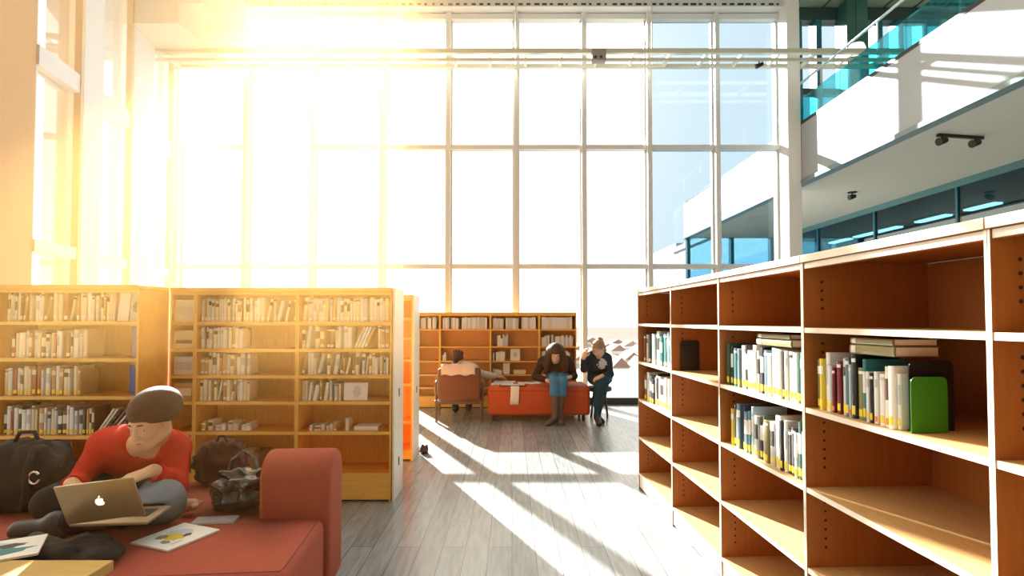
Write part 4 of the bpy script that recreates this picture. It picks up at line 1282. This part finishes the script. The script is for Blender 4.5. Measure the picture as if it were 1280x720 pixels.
nt.links.new(inp, bs.inputs['Base Color'])

# --- laptop
M_ALU = mat('brushed_aluminium', (0.36, 0.27, 0.17, 1), 0.38, 0.5)
LAP = TR(-1.640, 2.095, 0.512, R(6))
o = thing('laptop', 'open silver laptop with a glowing fruit emblem, on the lap of the person in red', 'laptop', LAP)
b = MB(); b.rbox(0, 0.272, 0.0, 0.185, 0, 0.013, 0.004, 3); obj('base', b, M_ALU, o)
b = MB()
for r_ in range(5):
    for c_ in range(12):
        b.box(0.022 + c_ * 0.0187, 0.022 + c_ * 0.0187 + 0.015, 0.055 + r_ * 0.019, 0.055 + r_ * 0.019 + 0.015, 0.0132, 0.0145)
obj('keyboard', b, M_BLACK, o)
lid = link('lid', None, o)
lm = MB(); lm.rbox(0, 0.272, -0.004, 0.004, 0, 0.165, 0.0035, 3)
C.objects.unlink(lid); bpy.data.objects.remove(lid)
lid = obj('lid', lm, M_ALU, o)
lid.matrix_local = TR(-0.002, -0.002, 0.012, 0, R(20), R(-6))
b = MB(); b.box(0.012, 0.260, 0.0042, 0.005, 0.012, 0.157); obj('screen', b, emit('lit_screen', (0.75, 0.82, 0.9, 1), 0.6), lid)
# emblem: bitten fruit with a leaf
def fruit():
    pts = []
    for k in range(40):
        a = 2 * math.pi * k / 40 + math.pi / 2
        r = 0.0155
        x = r * 1.02 * math.cos(a); z = r * 1.08 * math.sin(a)
        if math.sin(a) > 0.85: z -= 0.0032 * (math.sin(a) - 0.85) / 0.15
        if math.sin(a) < -0.9: z += 0.0022 * (-math.sin(a) - 0.9) / 0.1
        d = math.hypot(x - 0.0195, z - 0.002)
        if d < 0.0085:
            s = 0.0085 / max(d, 1e-6); x = 0.0195 + (x - 0.0195) * s; z = 0.002 + (z - 0.002) * s
        pts.append((x, z))
    return pts
b = MB(); b.prism(fruit(), 0, 0.0012, T=TR(0.136, -0.004, 0.082) @ Matrix.Rotation(R(90), 4, 'X'))
leaf = [(0.0035 * math.cos(t) * 0.9 + 0.002 + 0.004 * math.sin(t) * 0.6, 0.0205 + 0.0055 * math.sin(t)) for t in [2 * math.pi * k / 12 for k in range(12)]]
b.prism(leaf, 0, 0.0012, T=TR(0.136, -0.004, 0.082) @ Matrix.Rotation(R(90), 4, 'X'))
obj('emblem', b, emit('white_glow', (1, 0.93, 0.82, 1), 1.0), lid)

# --- magazines
def magazine(M, w, h, label, coverc, blobs, th=0.007):
    o = thing('magazine', label, 'magazine', M)
    b = MB(); b.box(0.001, w - 0.001, 0.001, h - 0.001, 0.001, th - 0.0006); obj('page_block', b, M_PAGES, o)
    b = MB(); b.box(0, w, 0, h, th - 0.0005, th); b.box(0, w, 0, h, 0, 0.0009); b.box(-0.0006, 0.0009, 0, h, 0, th); obj('cover', b, coverc, o)
    b = MB()
    for (cx, cy, rx, ry, m_) in blobs:
        pts = [(cx * w + rx * w * math.cos(2 * math.pi * k / 16) * (1 + 0.18 * math.sin(3 * k + cx * 9)), cy * h + ry * h * math.sin(2 * math.pi * k / 16) * (1 + 0.18 * math.cos(2 * k))) for k in range(16)]
        b.prism(pts, th + 0.0001, th + 0.0006 + 0.0001 * m_, m_)
    obj('cover_picture', b, [cover('yellow'), cover('pale grey'), cover('olive'), cover('teal'), cover('pale blue'), cover('charcoal')], o)
magazine(TR(-1.272, 2.095, 0.4215, R(68)), 0.225, 0.205, 'white magazine with yellow and grey drawings lying on the sofa seat', mat('magazine_white', (0.86, 0.84, 0.76, 1), 0.35),
         [(0.45, 0.50, 0.16, 0.22, 0), (0.70, 0.55, 0.12, 0.16, 1), (0.35, 0.68, 0.10, 0.10, 2), (0.55, 0.72, 0.14, 0.07, 1), (0.22, 0.40, 0.06, 0.10, 2), (0.60, 0.35, 0.08, 0.06, 5), (0.3, 0.2, 0.12, 0.03, 1)])
magazine(TR(-1.80, 1.735, 0.5012, R(32)), 0.27, 0.20, 'teal and white magazine on the corner of the low table', mat('magazine_white', (0.86, 0.84, 0.76, 1), 0.35),
         [(0.5, 0.35, 0.42, 0.16, 3), (0.42, 0.66, 0.34, 0.17, 4), (0.62, 0.62, 0.20, 0.10, 5), (0.3, 0.3, 0.14, 0.09, 4)])

# --- bags
def soft_bag(name, label, M, w, d, h, m, folds=6, seed=1, cat='bag', amp=0.02, strap=None, extra=None):
    rg = random.Random(seed)
    o = thing(name, label, cat, M)
    bm = bmesh.new()
    bmesh.ops.create_cube(bm, size=1)
    bmesh.ops.subdivide_edges(bm, edges=list(bm.edges), cuts=11, use_grid_fill=True)
    dirs = [(rg.uniform(-1, 1), rg.uniform(-1, 1), rg.uniform(-1, 1), rg.uniform(0, 6), rg.uniform(7, 20)) for _ in range(folds)]
    for v in bm.verts:
        p = v.co.copy() * 2
        r = (abs(p.x) ** 4 + abs(p.y) ** 4 + abs(p.z) ** 4) ** 0.25
        p = p / max(r, 1e-6) * max(abs(p.x), abs(p.y), abs(p.z))
        p.x *= 0.5 * w * (1 - 0.16 * max(0, p.z)); p.y *= 0.5 * d * (1 - 0.25 * max(0, p.z)); zz = (p.z * 0.5 + 0.5) * h
        k = sum(math.sin((p.x * a + p.y * b + zz * c) * fr / max(w, h) * 2.2 + ph) for a, b, c, ph, fr in dirs) / folds ** 0.5
        s = amp * k * min(1, zz / h * 3)
        nrm = Vector((p.x / w, p.y / d, (zz / h - 0.5) * 0.6)).normalized()
        v.co = Vector((p.x, p.y, zz)) + nrm * s
        if v.co.z < 0: v.co.z = 0
    b = MB(); bm.verts.index_update()
    b.add([v.co.copy() for v in bm.verts], [[v.index for v in f.verts] for f in bm.faces], 0, None, True)
    bm.free()
    obj('body', b, m, o)
    for nm, pts, r, mm in (extra or []):
        b = MB(); b.tube(pts, r, 8); obj(nm, b, mm, o)
    return o
M_LEATHER = mat('glossy_black_leather', (0.018, 0.011, 0.009, 1), 0.16, coat=0.6, bump=0.8, bscale=16)
M_NYLON = mat('black_nylon', (0.007, 0.005, 0.005, 1), 0.8, bump=0.5, bscale=60)
M_MAROON = mat('maroon_fabric', (0.07, 0.012, 0.010, 1), 0.85, bump=0.4, bscale=50)
soft_bag('leather_bag', 'crumpled glossy black leather bag on the sofa beside the rounded arm', TR(-1.245, 2.585, 0.4215, R(6)), 0.22, 0.15, 0.165, M_LEATHER, 7, 4, amp=0.018,
         extra=[('strap', [(-0.07, 0.02, 0.14), (-0.05, 0.04, 0.21), (0.0, 0.05, 0.245), (0.05, 0.045, 0.21), (0.07, 0.02, 0.14)], 0.007, M_LEATHER)])
soft_bag('rucksack', 'dark maroon rucksack slumped on the sofa behind the leather bag', TR(-1.530, 2.975, 0.4215, R(0)), 0.26, 0.14, 0.22, M_MAROON, 4, 9, cat='backpack', amp=0.012,
         extra=[('strap', [(-0.06, -0.05, 0.19), (-0.06, -0.085, 0.15), (-0.06, -0.09, 0.08), (-0.05, -0.075, 0.03)], 0.012, M_MAROON), ('handle', [(-0.03, 0, 0.21), (-0.015, 0, 0.245), (0.015, 0, 0.245), (0.03, 0, 0.21)], 0.007, M_MAROON)])
M_STEEL = mat('bright_steel', (0.8, 0.76, 0.7, 1), 0.25, 1.0)
soft_bag('backpack', 'big black backpack with a bright buckle beside the person in red', TR(-2.22, 2.58, 0.4215, R(8)), 0.36, 0.24, 0.31, M_NYLON, 4, 12, cat='backpack', amp=0.02,
         extra=[('strap', [(0.08, -0.08, 0.28), (0.10, -0.15, 0.22), (0.10, -0.16, 0.10), (0.07, -0.125, 0.03)], 0.014, M_NYLON),
                ('buckle', [(0.13 + 0.022 * math.cos(a), -0.155, 0.175 + 0.026 * math.sin(a)) for a in [k / 10 * 1.7 * math.pi + 0.6 for k in range(11)]], 0.005, M_STEEL),
                ('handle', [(-0.05, 0, 0.30), (-0.03, 0, 0.345), (0.03, 0, 0.345), (0.05, 0, 0.30)], 0.009, M_NYLON)])
soft_bag('jacket', 'folded dark jacket lying on the sofa below the laptop', TR(-1.640, 2.02, 0.4215, R(2)), 0.48, 0.19, 0.070, M_NYLON, 6, 21, cat='jacket', amp=0.014,
         extra=[('cuff', [(-0.15, -0.06, 0.045), (-0.06, -0.085, 0.05), (0.03, -0.08, 0.04)], 0.016, M_NYLON)])
o = soft_bag('plastic_bag', 'crinkled pale grey plastic bag at the picture edge by the low table', TR(-1.99, 2.02, 0.4215), 0.10, 0.10, 0.10, mat('grey_plastic', (0.42, 0.38, 0.36, 1), 0.3, bump=0.6, bscale=25), 6, 31, amp=0.016)
# grey pad
o = thing('notepad', 'thin grey notepad lying between the leather bag and the magazine', 'notepad', TR(-1.345, 2.365, 0.4215, R(8)))
b = MB(); b.box(0.001, 0.169, 0.001, 0.079, 0.0008, 0.006); obj('page_block', b, M_PAGES, o)
b = MB(); b.box(0, 0.17, 0, 0.08, 0.0062, 0.0078); b.box(0, 0.17, 0, 0.08, 0, 0.0007); obj('cover', b, mat('grey_cover', (0.30, 0.28, 0.28, 1), 0.45), o)

# ================================================================== FAR GROUP BY THE WINDOW
M_REDFAR = mat('orange_red_upholstery', (0.52, 0.075, 0.016, 1), 0.7, noise=0.1, nscale=10, bump=0.2, bscale=200)
# bench
o = thing('bench', 'long orange red upholstered bench near the windows', 'bench', TR(-0.31, 7.10, 0))
obj('seat', rounded_slab([(0, 0), (1.30, 0), (1.30, 0.62), (0, 0.62)], 0.075, 0.44, 0.04), M_REDFAR, o)
b = MB(); b.tube([(0.03, -0.001, 0.385), (1.27, -0.001, 0.385)], 0.003, 6); obj('seam', b, MATS['dark_piping'], o)
for (x, y) in ((0.08, 0.08), (1.22, 0.08), (0.08, 0.54), (1.22, 0.54)):
    b = MB(); b.cyl((x, y, 0), 0.02, 0.078, 10); obj('leg', b, M_BLACK, o)
# white cloth hanging over the front
o = thing('white_scarf', 'white cloth strip hanging over the front of the orange red bench', 'scarf', TR(-0.02, 7.10, 0))
b = MB()
pr = [(0.16, 0.4435), (0.06, 0.4435), (0.0, 0.4435), (-0.006, 0.42), (-0.008, 0.35), (-0.007, 0.28), (-0.010, 0.215)]
vs = []; W_ = 7
for (y, z) in pr:
    for k in range(W_):
        vs.append((k * 0.018 + 0.004 * math.sin(z * 20), y - 0.008 - 0.004 * abs(math.sin(k * 1.3)), z + (0.004 * math.sin(k * 2.1) if z < 0.22 else 0.0006 * (k % 2))))
fs = [(i * W_ + k, i * W_ + k + 1, (i + 1) * W_ + k + 1, (i + 1) * W_ + k) for i in range(len(pr) - 1) for k in range(W_ - 1)]
b.add(vs, fs, 0, None, True)
s = obj('cloth', b, mat('white_cloth', (0.84, 0.82, 0.78, 1), 0.8), o)
sd = s.modifiers.new('thick', 'SOLIDIFY'); sd.thickness = 0.003; sd.offset = 1
# papers strewn on the bench
for i, (x, y, rz, lab) in enumerate(((-0.27, 7.26, 0.1, 'white sheet of paper on the bench next to the chair'), (-0.25, 7.52, 0.0, 'white sheet of paper on the bench behind the hanging white cloth'), (0.08, 7.37, 0.0, 'white sheet of paper on the bench beside the long-haired person'))):
    o = thing('paper_sheet', lab, 'paper', TR(x, y, 0.4412, rz))
    b = MB()
    nx = 8
    vs = [(u * 0.30 / nx, v * 0.21, 0.006 * math.sin(u * 0.9 + i) ** 2 + 0.0004) for v in (0, 1) for u in range(nx + 1)]
    b.add(vs, [(u, u + 1, nx + 2 + u, nx + 1 + u) for u in range(nx)], 0, None, True)
    s = obj('sheet', b, mat('white_paper', (0.86, 0.85, 0.82, 1), 0.7), o)
    sd = s.modifiers.new('thick', 'SOLIDIFY'); sd.thickness = 0.001
    b = MB()
    for q in range(4): b.box(0.03, 0.26 - 0.03 * q, 0.035 + q * 0.04, 0.041 + q * 0.04, 0.0072, 0.0076)
    obj('printed_lines', b, mat('print_grey', (0.4, 0.4, 0.42, 1), 0.7), o)
# dark folder on the bench
o = thing('folder', 'dark red folder lying on the bench beside the long-haired person', 'folder', TR(-0.16, 7.115, 0.4412, 0.0))
b = MB(); b.rbox(0, 0.34, 0, 0.125, 0, 0.012, 0.003, 2); obj('cover', b, mat('dark_red_board', (0.09, 0.015, 0.012, 1), 0.5), o)
b = MB(); b.box(0.02, 0.32, 0.010, 0.115, 0.0122, 0.0135); obj('page', b, M_PAGES, o)

# low armchair seen from behind
CH = TR(-0.66, 7.02, 0, R(3))
o = thing('armchair', 'brown low armchair with thin dark legs seen from behind', 'chair', CH)
M_CHAIR = mat('brown_upholstery', (0.17, 0.045, 0.018, 1), 0.75, noise=0.15, nscale=12, bump=0.3, bscale=150)
M_LEG = wood('dark_stained_leg', (0.12, 0.05, 0.02, 1), 0.4, 0.2, (30, 30, 3))
b = MB(); b.rbox(-0.27, 0.27, 0.0, 0.10, 0.27, 0.68, 0.04, 4, T=Matrix.Rotation(R(4), 4, 'X')); obj('backrest', b, M_CHAIR, o)
b = MB(); b.rbox(-0.25, 0.25, 0.105, 0.56, 0.25, 0.315, 0.03, 4); obj('seat', b, M_CHAIR, o)
for s in (-1, 1):
    b = MB(); b.box(s * 0.285 - 0.022, s * 0.285 + 0.022, 0.02, 0.58, 0.245, 0.27); obj('seat_rail', b, M_LEG, o, 0.004)
    for y in (0.04, 0.55):
        b = MB(); b.tube([(s * 0.285, y, 0.0), (s * 0.285, y, 0.244)], [0.013, 0.02], 10); obj('leg', b, M_LEG, o)
    b = MB(); b.tube([(s * 0.285, 0.04, 0.271), (s * 0.30, 0.05, 0.47), (s * 0.30, 0.30, 0.50), (s * 0.30, 0.55, 0.48), (s * 0.285, 0.55, 0.271)], 0.014, 8); obj('arm', b, M_LEG, o)
b = MB(); b.box(-0.265, 0.265, 0.015, 0.045, 0.225, 0.268); obj('rear_rail', b, M_LEG, o, 0.004)
# pale garment over the chair back
o = thing('draped_cardigan', 'pale crumpled cardigan draped over the back of the brown armchair', 'cardigan', CH)
b = MB(); n1 = 15; rg = random.Random(8)
pr = [(-0.062, 0.600), (-0.066, 0.63), (-0.064, 0.668), (-0.030, 0.708), (0.02, 0.712), (0.066, 0.680), (0.080, 0.62), (0.086, 0.56)]
vs = []
for j, (y, z) in enumerate(pr):
    for k in range(n1):
        u = k / (n1 - 1)
        edge = 0.009 * math.sin(k * 1.1 + j) if j in (0, len(pr) - 1) else 0
        vs.append((-0.22 + 0.42 * u, y - (0.006 if j < 3 else -0.006) * (1 + math.sin(k * 1.9 + j)), z + edge + (0.008 + 0.008 * math.sin(k * 1.3) if 2 <= j <= 4 else 0)))
b.add(vs, [(j * n1 + k, j * n1 + k + 1, (j + 1) * n1 + k + 1, (j + 1) * n1 + k) for j in range(len(pr) - 1) for k in range(n1 - 1)], 0, None, True)
s = obj('cloth', b, mat('pale_pink_knit', (0.72, 0.56, 0.46, 1), 0.9), o)
sd = s.modifiers.new('thick', 'SOLIDIFY'); sd.thickness = 0.008; sd.offset = 1

# person in the armchair, back to us, leaning over the bench
J = dict(pelvis=(-0.68, 7.30, 0.455), chest=(-0.67, 7.40, 0.575), neck=(-0.67, 7.46, 0.67), head=(-0.725, 7.50, 0.725), head_rot=hrot(165, 30, 4), hs=0.95, carve=[(-1.0, -0.33, 7.0, 7.585, 0.2, 0.3175), (-0.31, 1.2, 7.1, 7.8, 0, 0.4415)],
         shL=(-0.84, 7.43, 0.615), shR=(-0.51, 7.44, 0.63), elL=(-0.80, 7.62, 0.52), elR=(-0.42, 7.64, 0.545), wrL=(-0.66, 7.78, 0.56), wrR=(-0.21, 7.66, 0.515),
         hipL=(-0.76, 7.33, 0.445), hipR=(-0.60, 7.33, 0.445), knL=(-0.78, 7.73, 0.455), knR=(-0.58, 7.74, 0.455), anL=(-0.78, 7.76, 0.075), anR=(-0.60, 7.78, 0.075),
         toeL=(-0.79, 7.89, 0.035), toeR=(-0.61, 7.91, 0.035), handL=((0.5, 0.6, -0.2), (0, 0.1, 1), (0.7, -0.5, 0.1)), handR=((0.9, 0.2, -0.15), (0, 0.1, 1), (-0.2, 0.7, 0.1)))
cols = dict(skin_name='light', skin=(0.66, 0.42, 0.29, 1), top=(0.66, 0.60, 0.54, 1), top_mat='pale_cotton', top_name='shirt', legs=(0.03, 0.035, 0.05, 1), leg_mat='dark_navy_denim', shoes=(0.03, 0.02, 0.02, 1), shoe_mat='dark_shoe_far',
            hair=(0.06, 0.022, 0.012, 1), hair_mat='dark_brown_hair')
person('person', 'person in pale top seated in the brown armchair, back turned, leaning over papers', J, cols, 0.008, hair='short', scoop=False, build=0.95)

# person with long dark hair sitting on the bench, legs towards us
J = dict(pelvis=(0.60, 7.42, 0.555), chest=(0.59, 7.33, 0.68), neck=(0.57, 7.26, 0.785), head=(0.56, 7.21, 0.85), head_rot=hrot(-4, 32, 0), hs=0.98, boot=0.42, carve=[(-0.31, 1.0, 7.098, 7.8, 0, 0.4425)],
         shL=(0.745, 7.30, 0.735), shR=(0.395, 7.28, 0.735), elL=(0.80, 7.24, 0.56), elR=(0.30, 7.24, 0.555), wrL=(0.74, 7.10, 0.56), wrR=(0.44, 7.06, 0.52),
         hipL=(0.68, 7.38, 0.55), hipR=(0.54, 7.38, 0.55), knL=(0.63, 6.99, 0.515), knR=(0.525, 6.97, 0.515), anL=(0.585, 6.97, 0.085), anR=(0.53, 6.90, 0.085),
         toeL=(0.60, 6.84, 0.036), toeR=(0.44, 6.80, 0.036), handL=((-0.7, -0.3, -0.1), (0.1, -0.1, 1), (-0.3, 0.8, 0.2)), handR=((0.6, -0.3, -0.2), (-0.1, -0.1, 1), (0.3, 0.8, 0.2)))
cols = dict(skin_name='light', skin=(0.66, 0.42, 0.29, 1), top=(0.035, 0.014, 0.010, 1), top_mat='dark_brown_wool', top_name='shawl_sweater', legs=(0.06, 0.22, 0.42, 1), leg_mat='blue_denim', shoes=(0.10, 0.06, 0.05, 1), shoe_mat='brown_shoe',
            hair=(0.055, 0.020, 0.010, 1), hair_mat='long_brown_hair')
person('person', 'person with long dark hair and blue jeans sitting on the bench facing us', J, cols, 0.008, hair='long', scoop=False, build=0.9)

# person in navy beside the bench, on a stool, bending towards the others
o = thing('stool', 'dark round stool under the person in navy at the bench end', 'stool', TR(1.16, 7.47, 0))
b = MB(); b.lathe([(0.0, 0.34), (0.15, 0.34), (0.165, 0.355), (0.165, 0.385), (0.15, 0.40), (0.0, 0.40)], 20); obj('seat', b, mat('dark_stool_seat', (0.03, 0.02, 0.02, 1), 0.6), o)
for k in range(4):
    a = k * math.pi / 2 + 0.6
    b = MB(); b.tube([(0.15 * math.cos(a), 0.15 * math.sin(a), 0), (0.10 * math.cos(a), 0.10 * math.sin(a), 0.339)], 0.012, 8); obj('leg', b, M_BLACK, o)
J = dict(pelvis=(1.16, 7.49, 0.53), chest=(1.15, 7.40, 0.69), neck=(1.125, 7.34, 0.82), head=(1.125, 7.29, 0.905), head_rot=hrot(-38, 24, -4), hs=0.93, carve=[(0.98, 1.34, 7.29, 7.65, 0.3, 0.4015)],
         shL=(1.25, 7.39, 0.775), shR=(1.00, 7.31, 0.78), elL=(1.27, 7.26, 0.58), elR=(0.925, 7.22, 0.65), wrL=(1.14, 7.10, 0.575), wrR=(0.905, 7.10, 0.80),
         hipL=(1.235, 7.45, 0.515), hipR=(1.095, 7.45, 0.515), knL=(1.16, 7.07, 0.50), knR=(1.09, 7.05, 0.49), anL=(1.07, 7.07, 0.085), anR=(1.055, 6.95, 0.085),
         toeL=(1.11, 6.96, 0.036), toeR=(1.05, 6.82, 0.036), handL=((-0.6, -0.5, -0.2), (0.1, -0.1, 1), (-0.3, 0.8, 0.2)), handR=((0.25, 0.15, 0.9), (-0.7, -0.6, 0.2), (0.5, -0.7, 0.1)))
cols = dict(skin_name='light', skin=(0.66, 0.42, 0.29, 1), top=(0.012, 0.028, 0.055, 1), top_mat='navy_cotton', top_name='shirt', legs=(0.008, 0.05, 0.08, 1), leg_mat='dark_teal_denim', shoes=(0.03, 0.02, 0.02, 1), shoe_mat='dark_shoe_far',
            hair=(0.36, 0.22, 0.13, 1), hair_mat='light_brown_hair')
P3 = person('person', 'person in navy top with pinned-up light brown hair at the bench end', J, cols, 0.008, hair='bun', scoop=False, build=0.9)
# pale print on the chest of the navy top
m = MATS['navy_cotton']; nt = m.node_tree; bs = nt.nodes['Principled BSDF']
tc = nt.nodes.new('ShaderNodeTexCoord')
inp = bs.inputs['Base Color'].links[0].from_socket
vm = nt.nodes.new('ShaderNodeVectorMath'); vm.operation = 'DISTANCE'; vm.inputs[1].default_value = (1.17, 7.27, 0.715)
nt.links.new(tc.outputs['Object'], vm.inputs[0])
nz = nt.nodes.new('ShaderNodeTexNoise'); nz.inputs['Scale'].default_value = 24
nt.links.new(tc.outputs['Object'], nz.inputs['Vector'])
ad = nt.nodes.new('ShaderNodeMath'); ad.operation = 'MULTIPLY_ADD'; ad.inputs[1].default_value = 0.12
nt.links.new(nz.outputs['Fac'], ad.inputs[0]); nt.links.new(vm.outputs['Value'], ad.inputs[2])
lt = nt.nodes.new('ShaderNodeMath'); lt.operation = 'LESS_THAN'; lt.inputs[1].default_value = 0.125
nt.links.new(ad.outputs[0], lt.inputs[0])
mx = nt.nodes.new('ShaderNodeMixRGB'); mx.inputs['Color2'].default_value = (0.6, 0.65, 0.68, 1)
nt.links.new(lt.outputs[0], mx.inputs['Fac']); nt.links.new(inp, mx.inputs['Color1'])
nt.links.new(mx.outputs['Color'], bs.inputs['Base Color'])

# dark shoe lying by the bookcase of the next row
o = thing('shoe', 'small dark red and black shoe on the floor beside the next-row bookcase', 'shoe', TR(-0.845, 5.42, 0, R(115)))
f = Field(0.004)
f.cone((0, 0, 0.035), (0.10, 0, 0.03), 0.036, 0.034, 0.02); f.cone((0.10, 0, 0.03), (0.17, 0.005, 0.025), 0.034, 0.028, 0.02); f.cone((-0.01, 0, 0.04), (-0.01, 0, 0.075), 0.034, 0.032, 0.02)
f.cut((0.0, 0, 0.11), (0.045, 0.026, 0.045), None, 0.006); f.cutbox((0, 0, 0.010), (0, 0, -1))
s = link('upper', f.mesh('upper', mat('maroon_shoe', (0.06, 0.012, 0.012, 1), 0.5))); s.parent = o
f = Field(0.004); f.cone((-0.015, 0, 0.006), (0.175, 0.005, 0.006), 0.040, 0.034, 0.01); f.cutbox((0, 0, 0.0095), (0, 0, 1)); f.cutbox((0, 0, 0.0), (0, 0, -1))
s = link('sole', f.mesh('sole', M_BLACK)); s.parent = o
b = MB()
for k in range(4): b.tube([(0.05 + k * 0.018, -0.02, 0.066 - k * 0.004), (0.05 + k * 0.018, 0, 0.069 - k * 0.004), (0.05 + k * 0.018, 0.02, 0.066 - k * 0.004)], 0.0022, 6)
obj('laces', b, mat('lace', (0.5, 0.45, 0.42, 1), 0.8), o)
# ================================================================== DAYLIGHT AND CAMERA
w = bpy.data.worlds.new('sky')
bpy.context.scene.world = w
w.use_nodes = True
nt = w.node_tree
bg = nt.nodes['Background']
tc = nt.nodes.new('ShaderNodeTexCoord')
def lobe(direction, power_from, power_to):
    vm = nt.nodes.new('ShaderNodeVectorMath'); vm.operation = 'DOT_PRODUCT'
    vm.inputs[1].default_value = Vector(direction).normalized()
    nt.links.new(tc.outputs['Generated'], vm.inputs[0])
    mr = nt.nodes.new('ShaderNodeMapRange'); mr.interpolation_type = 'SMOOTHSTEP'
    mr.inputs['From Min'].default_value = power_from; mr.inputs['From Max'].default_value = power_to
    nt.links.new(vm.outputs['Value'], mr.inputs['Value'])
    return mr.outputs['Result']
def mix(fac, a, b):
    m = nt.nodes.new('ShaderNodeMixRGB')
    nt.links.new(fac, m.inputs['Fac'])
    for s, v in (('Color1', a), ('Color2', b)):
        if isinstance(v, tuple): m.inputs[s].default_value = v
        else: nt.links.new(v, m.inputs[s])
    return m.outputs['Color']
SKY_BEHIND = (0.08, 0.08, 0.085, 1)
SKY_LEFT_BEHIND = (0.76, 0.61, 0.43, 1)
SKY_RIGHT = (1.85, 1.95, 1.97, 1)
SKY_FRONT = (1.7, 1.7, 1.65, 1)
SKY_SUN = (3.6, 3.1, 2.4, 1)
base = mix(lobe((0.25, 1, 0), -0.2, 0.5), SKY_BEHIND, SKY_RIGHT)
base = mix(lobe((-0.85, -0.45, 0.30), 0.1, 0.8), base, SKY_LEFT_BEHIND)
base = mix(lobe((-0.16, 1, 0.15), 0.90, 0.99), base, SKY_FRONT)
base = mix(lobe((-0.70, 0.75, 0.35), 0.45, 0.95), base, SKY_SUN)
nt.links.new(base, bg.inputs['Color'])
bg.inputs['Strength'].default_value = 1.0

sun = bpy.data.lights.new('sun', 'SUN')
sun.energy = 30
sun.angle = R(0.6)
sun.color = (1.0, 0.93, 0.82)
so = bpy.data.objects.new('sun', sun); C.objects.link(so)
EL = R(25)
to_sun = Vector((-0.41 * math.cos(EL), 0.912 * math.cos(EL), math.sin(EL)))
so.rotation_euler = to_sun.to_track_quat('Z', 'Y').to_euler()

cam = bpy.data.cameras.new('camera')
cam.sensor_width = 36
cam.lens = 36 * 700 / 1280
cam.shift_y = 20 / 1280
cam.clip_end = 500
co = bpy.data.objects.new('camera', cam); C.objects.link(co)
co.location = (0, 0, EYE)
co.rotation_euler = (R(90) + math.atan(20 / 700), 0, 0)
sc = bpy.context.scene
sc.camera = co
sc.view_settings.view_transform = 'Standard'
sc.view_settings.look = 'None'
sc.view_settings.exposure = 0.0
sc.view_settings.gamma = 1.0
sc.view_settings.use_curve_mapping = False
sc.cycles.use_denoising = True
sc.cycles.sample_clamp_indirect = 8
sc.cycles.max_bounces = 10
sc.cycles.transparent_max_bounces = 16
sc.cycles.caustics_reflective = False
sc.cycles.caustics_refractive = False
print('books', N_BOOKS)
# ------------------------------------------------------------------ added haze volume standing in for the warm veil of lens flare
m = bpy.data.materials.new('flare_veil_scatter'); m.use_nodes = True
nt = m.node_tree; nt.nodes.remove(nt.nodes['Principled BSDF'])
vs_ = nt.nodes.new('ShaderNodeVolumeScatter')
vs_.inputs['Color'].default_value = (1.0, 0.53, 0.14, 1)
vs_.inputs['Density'].default_value = 0.029
vs_.inputs['Anisotropy'].default_value = 0.62
nt.links.new(vs_.outputs[0], nt.nodes['Material Output'].inputs['Volume'])
b = MB(); b.prism([(0.30, -1.0), (-1.20, 6.0), (-1.70, YW - 0.35), (-5.1, YW - 0.35), (-5.1, -1.0)], 1.12, 6.0)
hz = obj('flare_veil', b, m); hz['kind'] = 'structure'; hz['label'] = 'added warm haze volume standing in for lens flare by the windows'
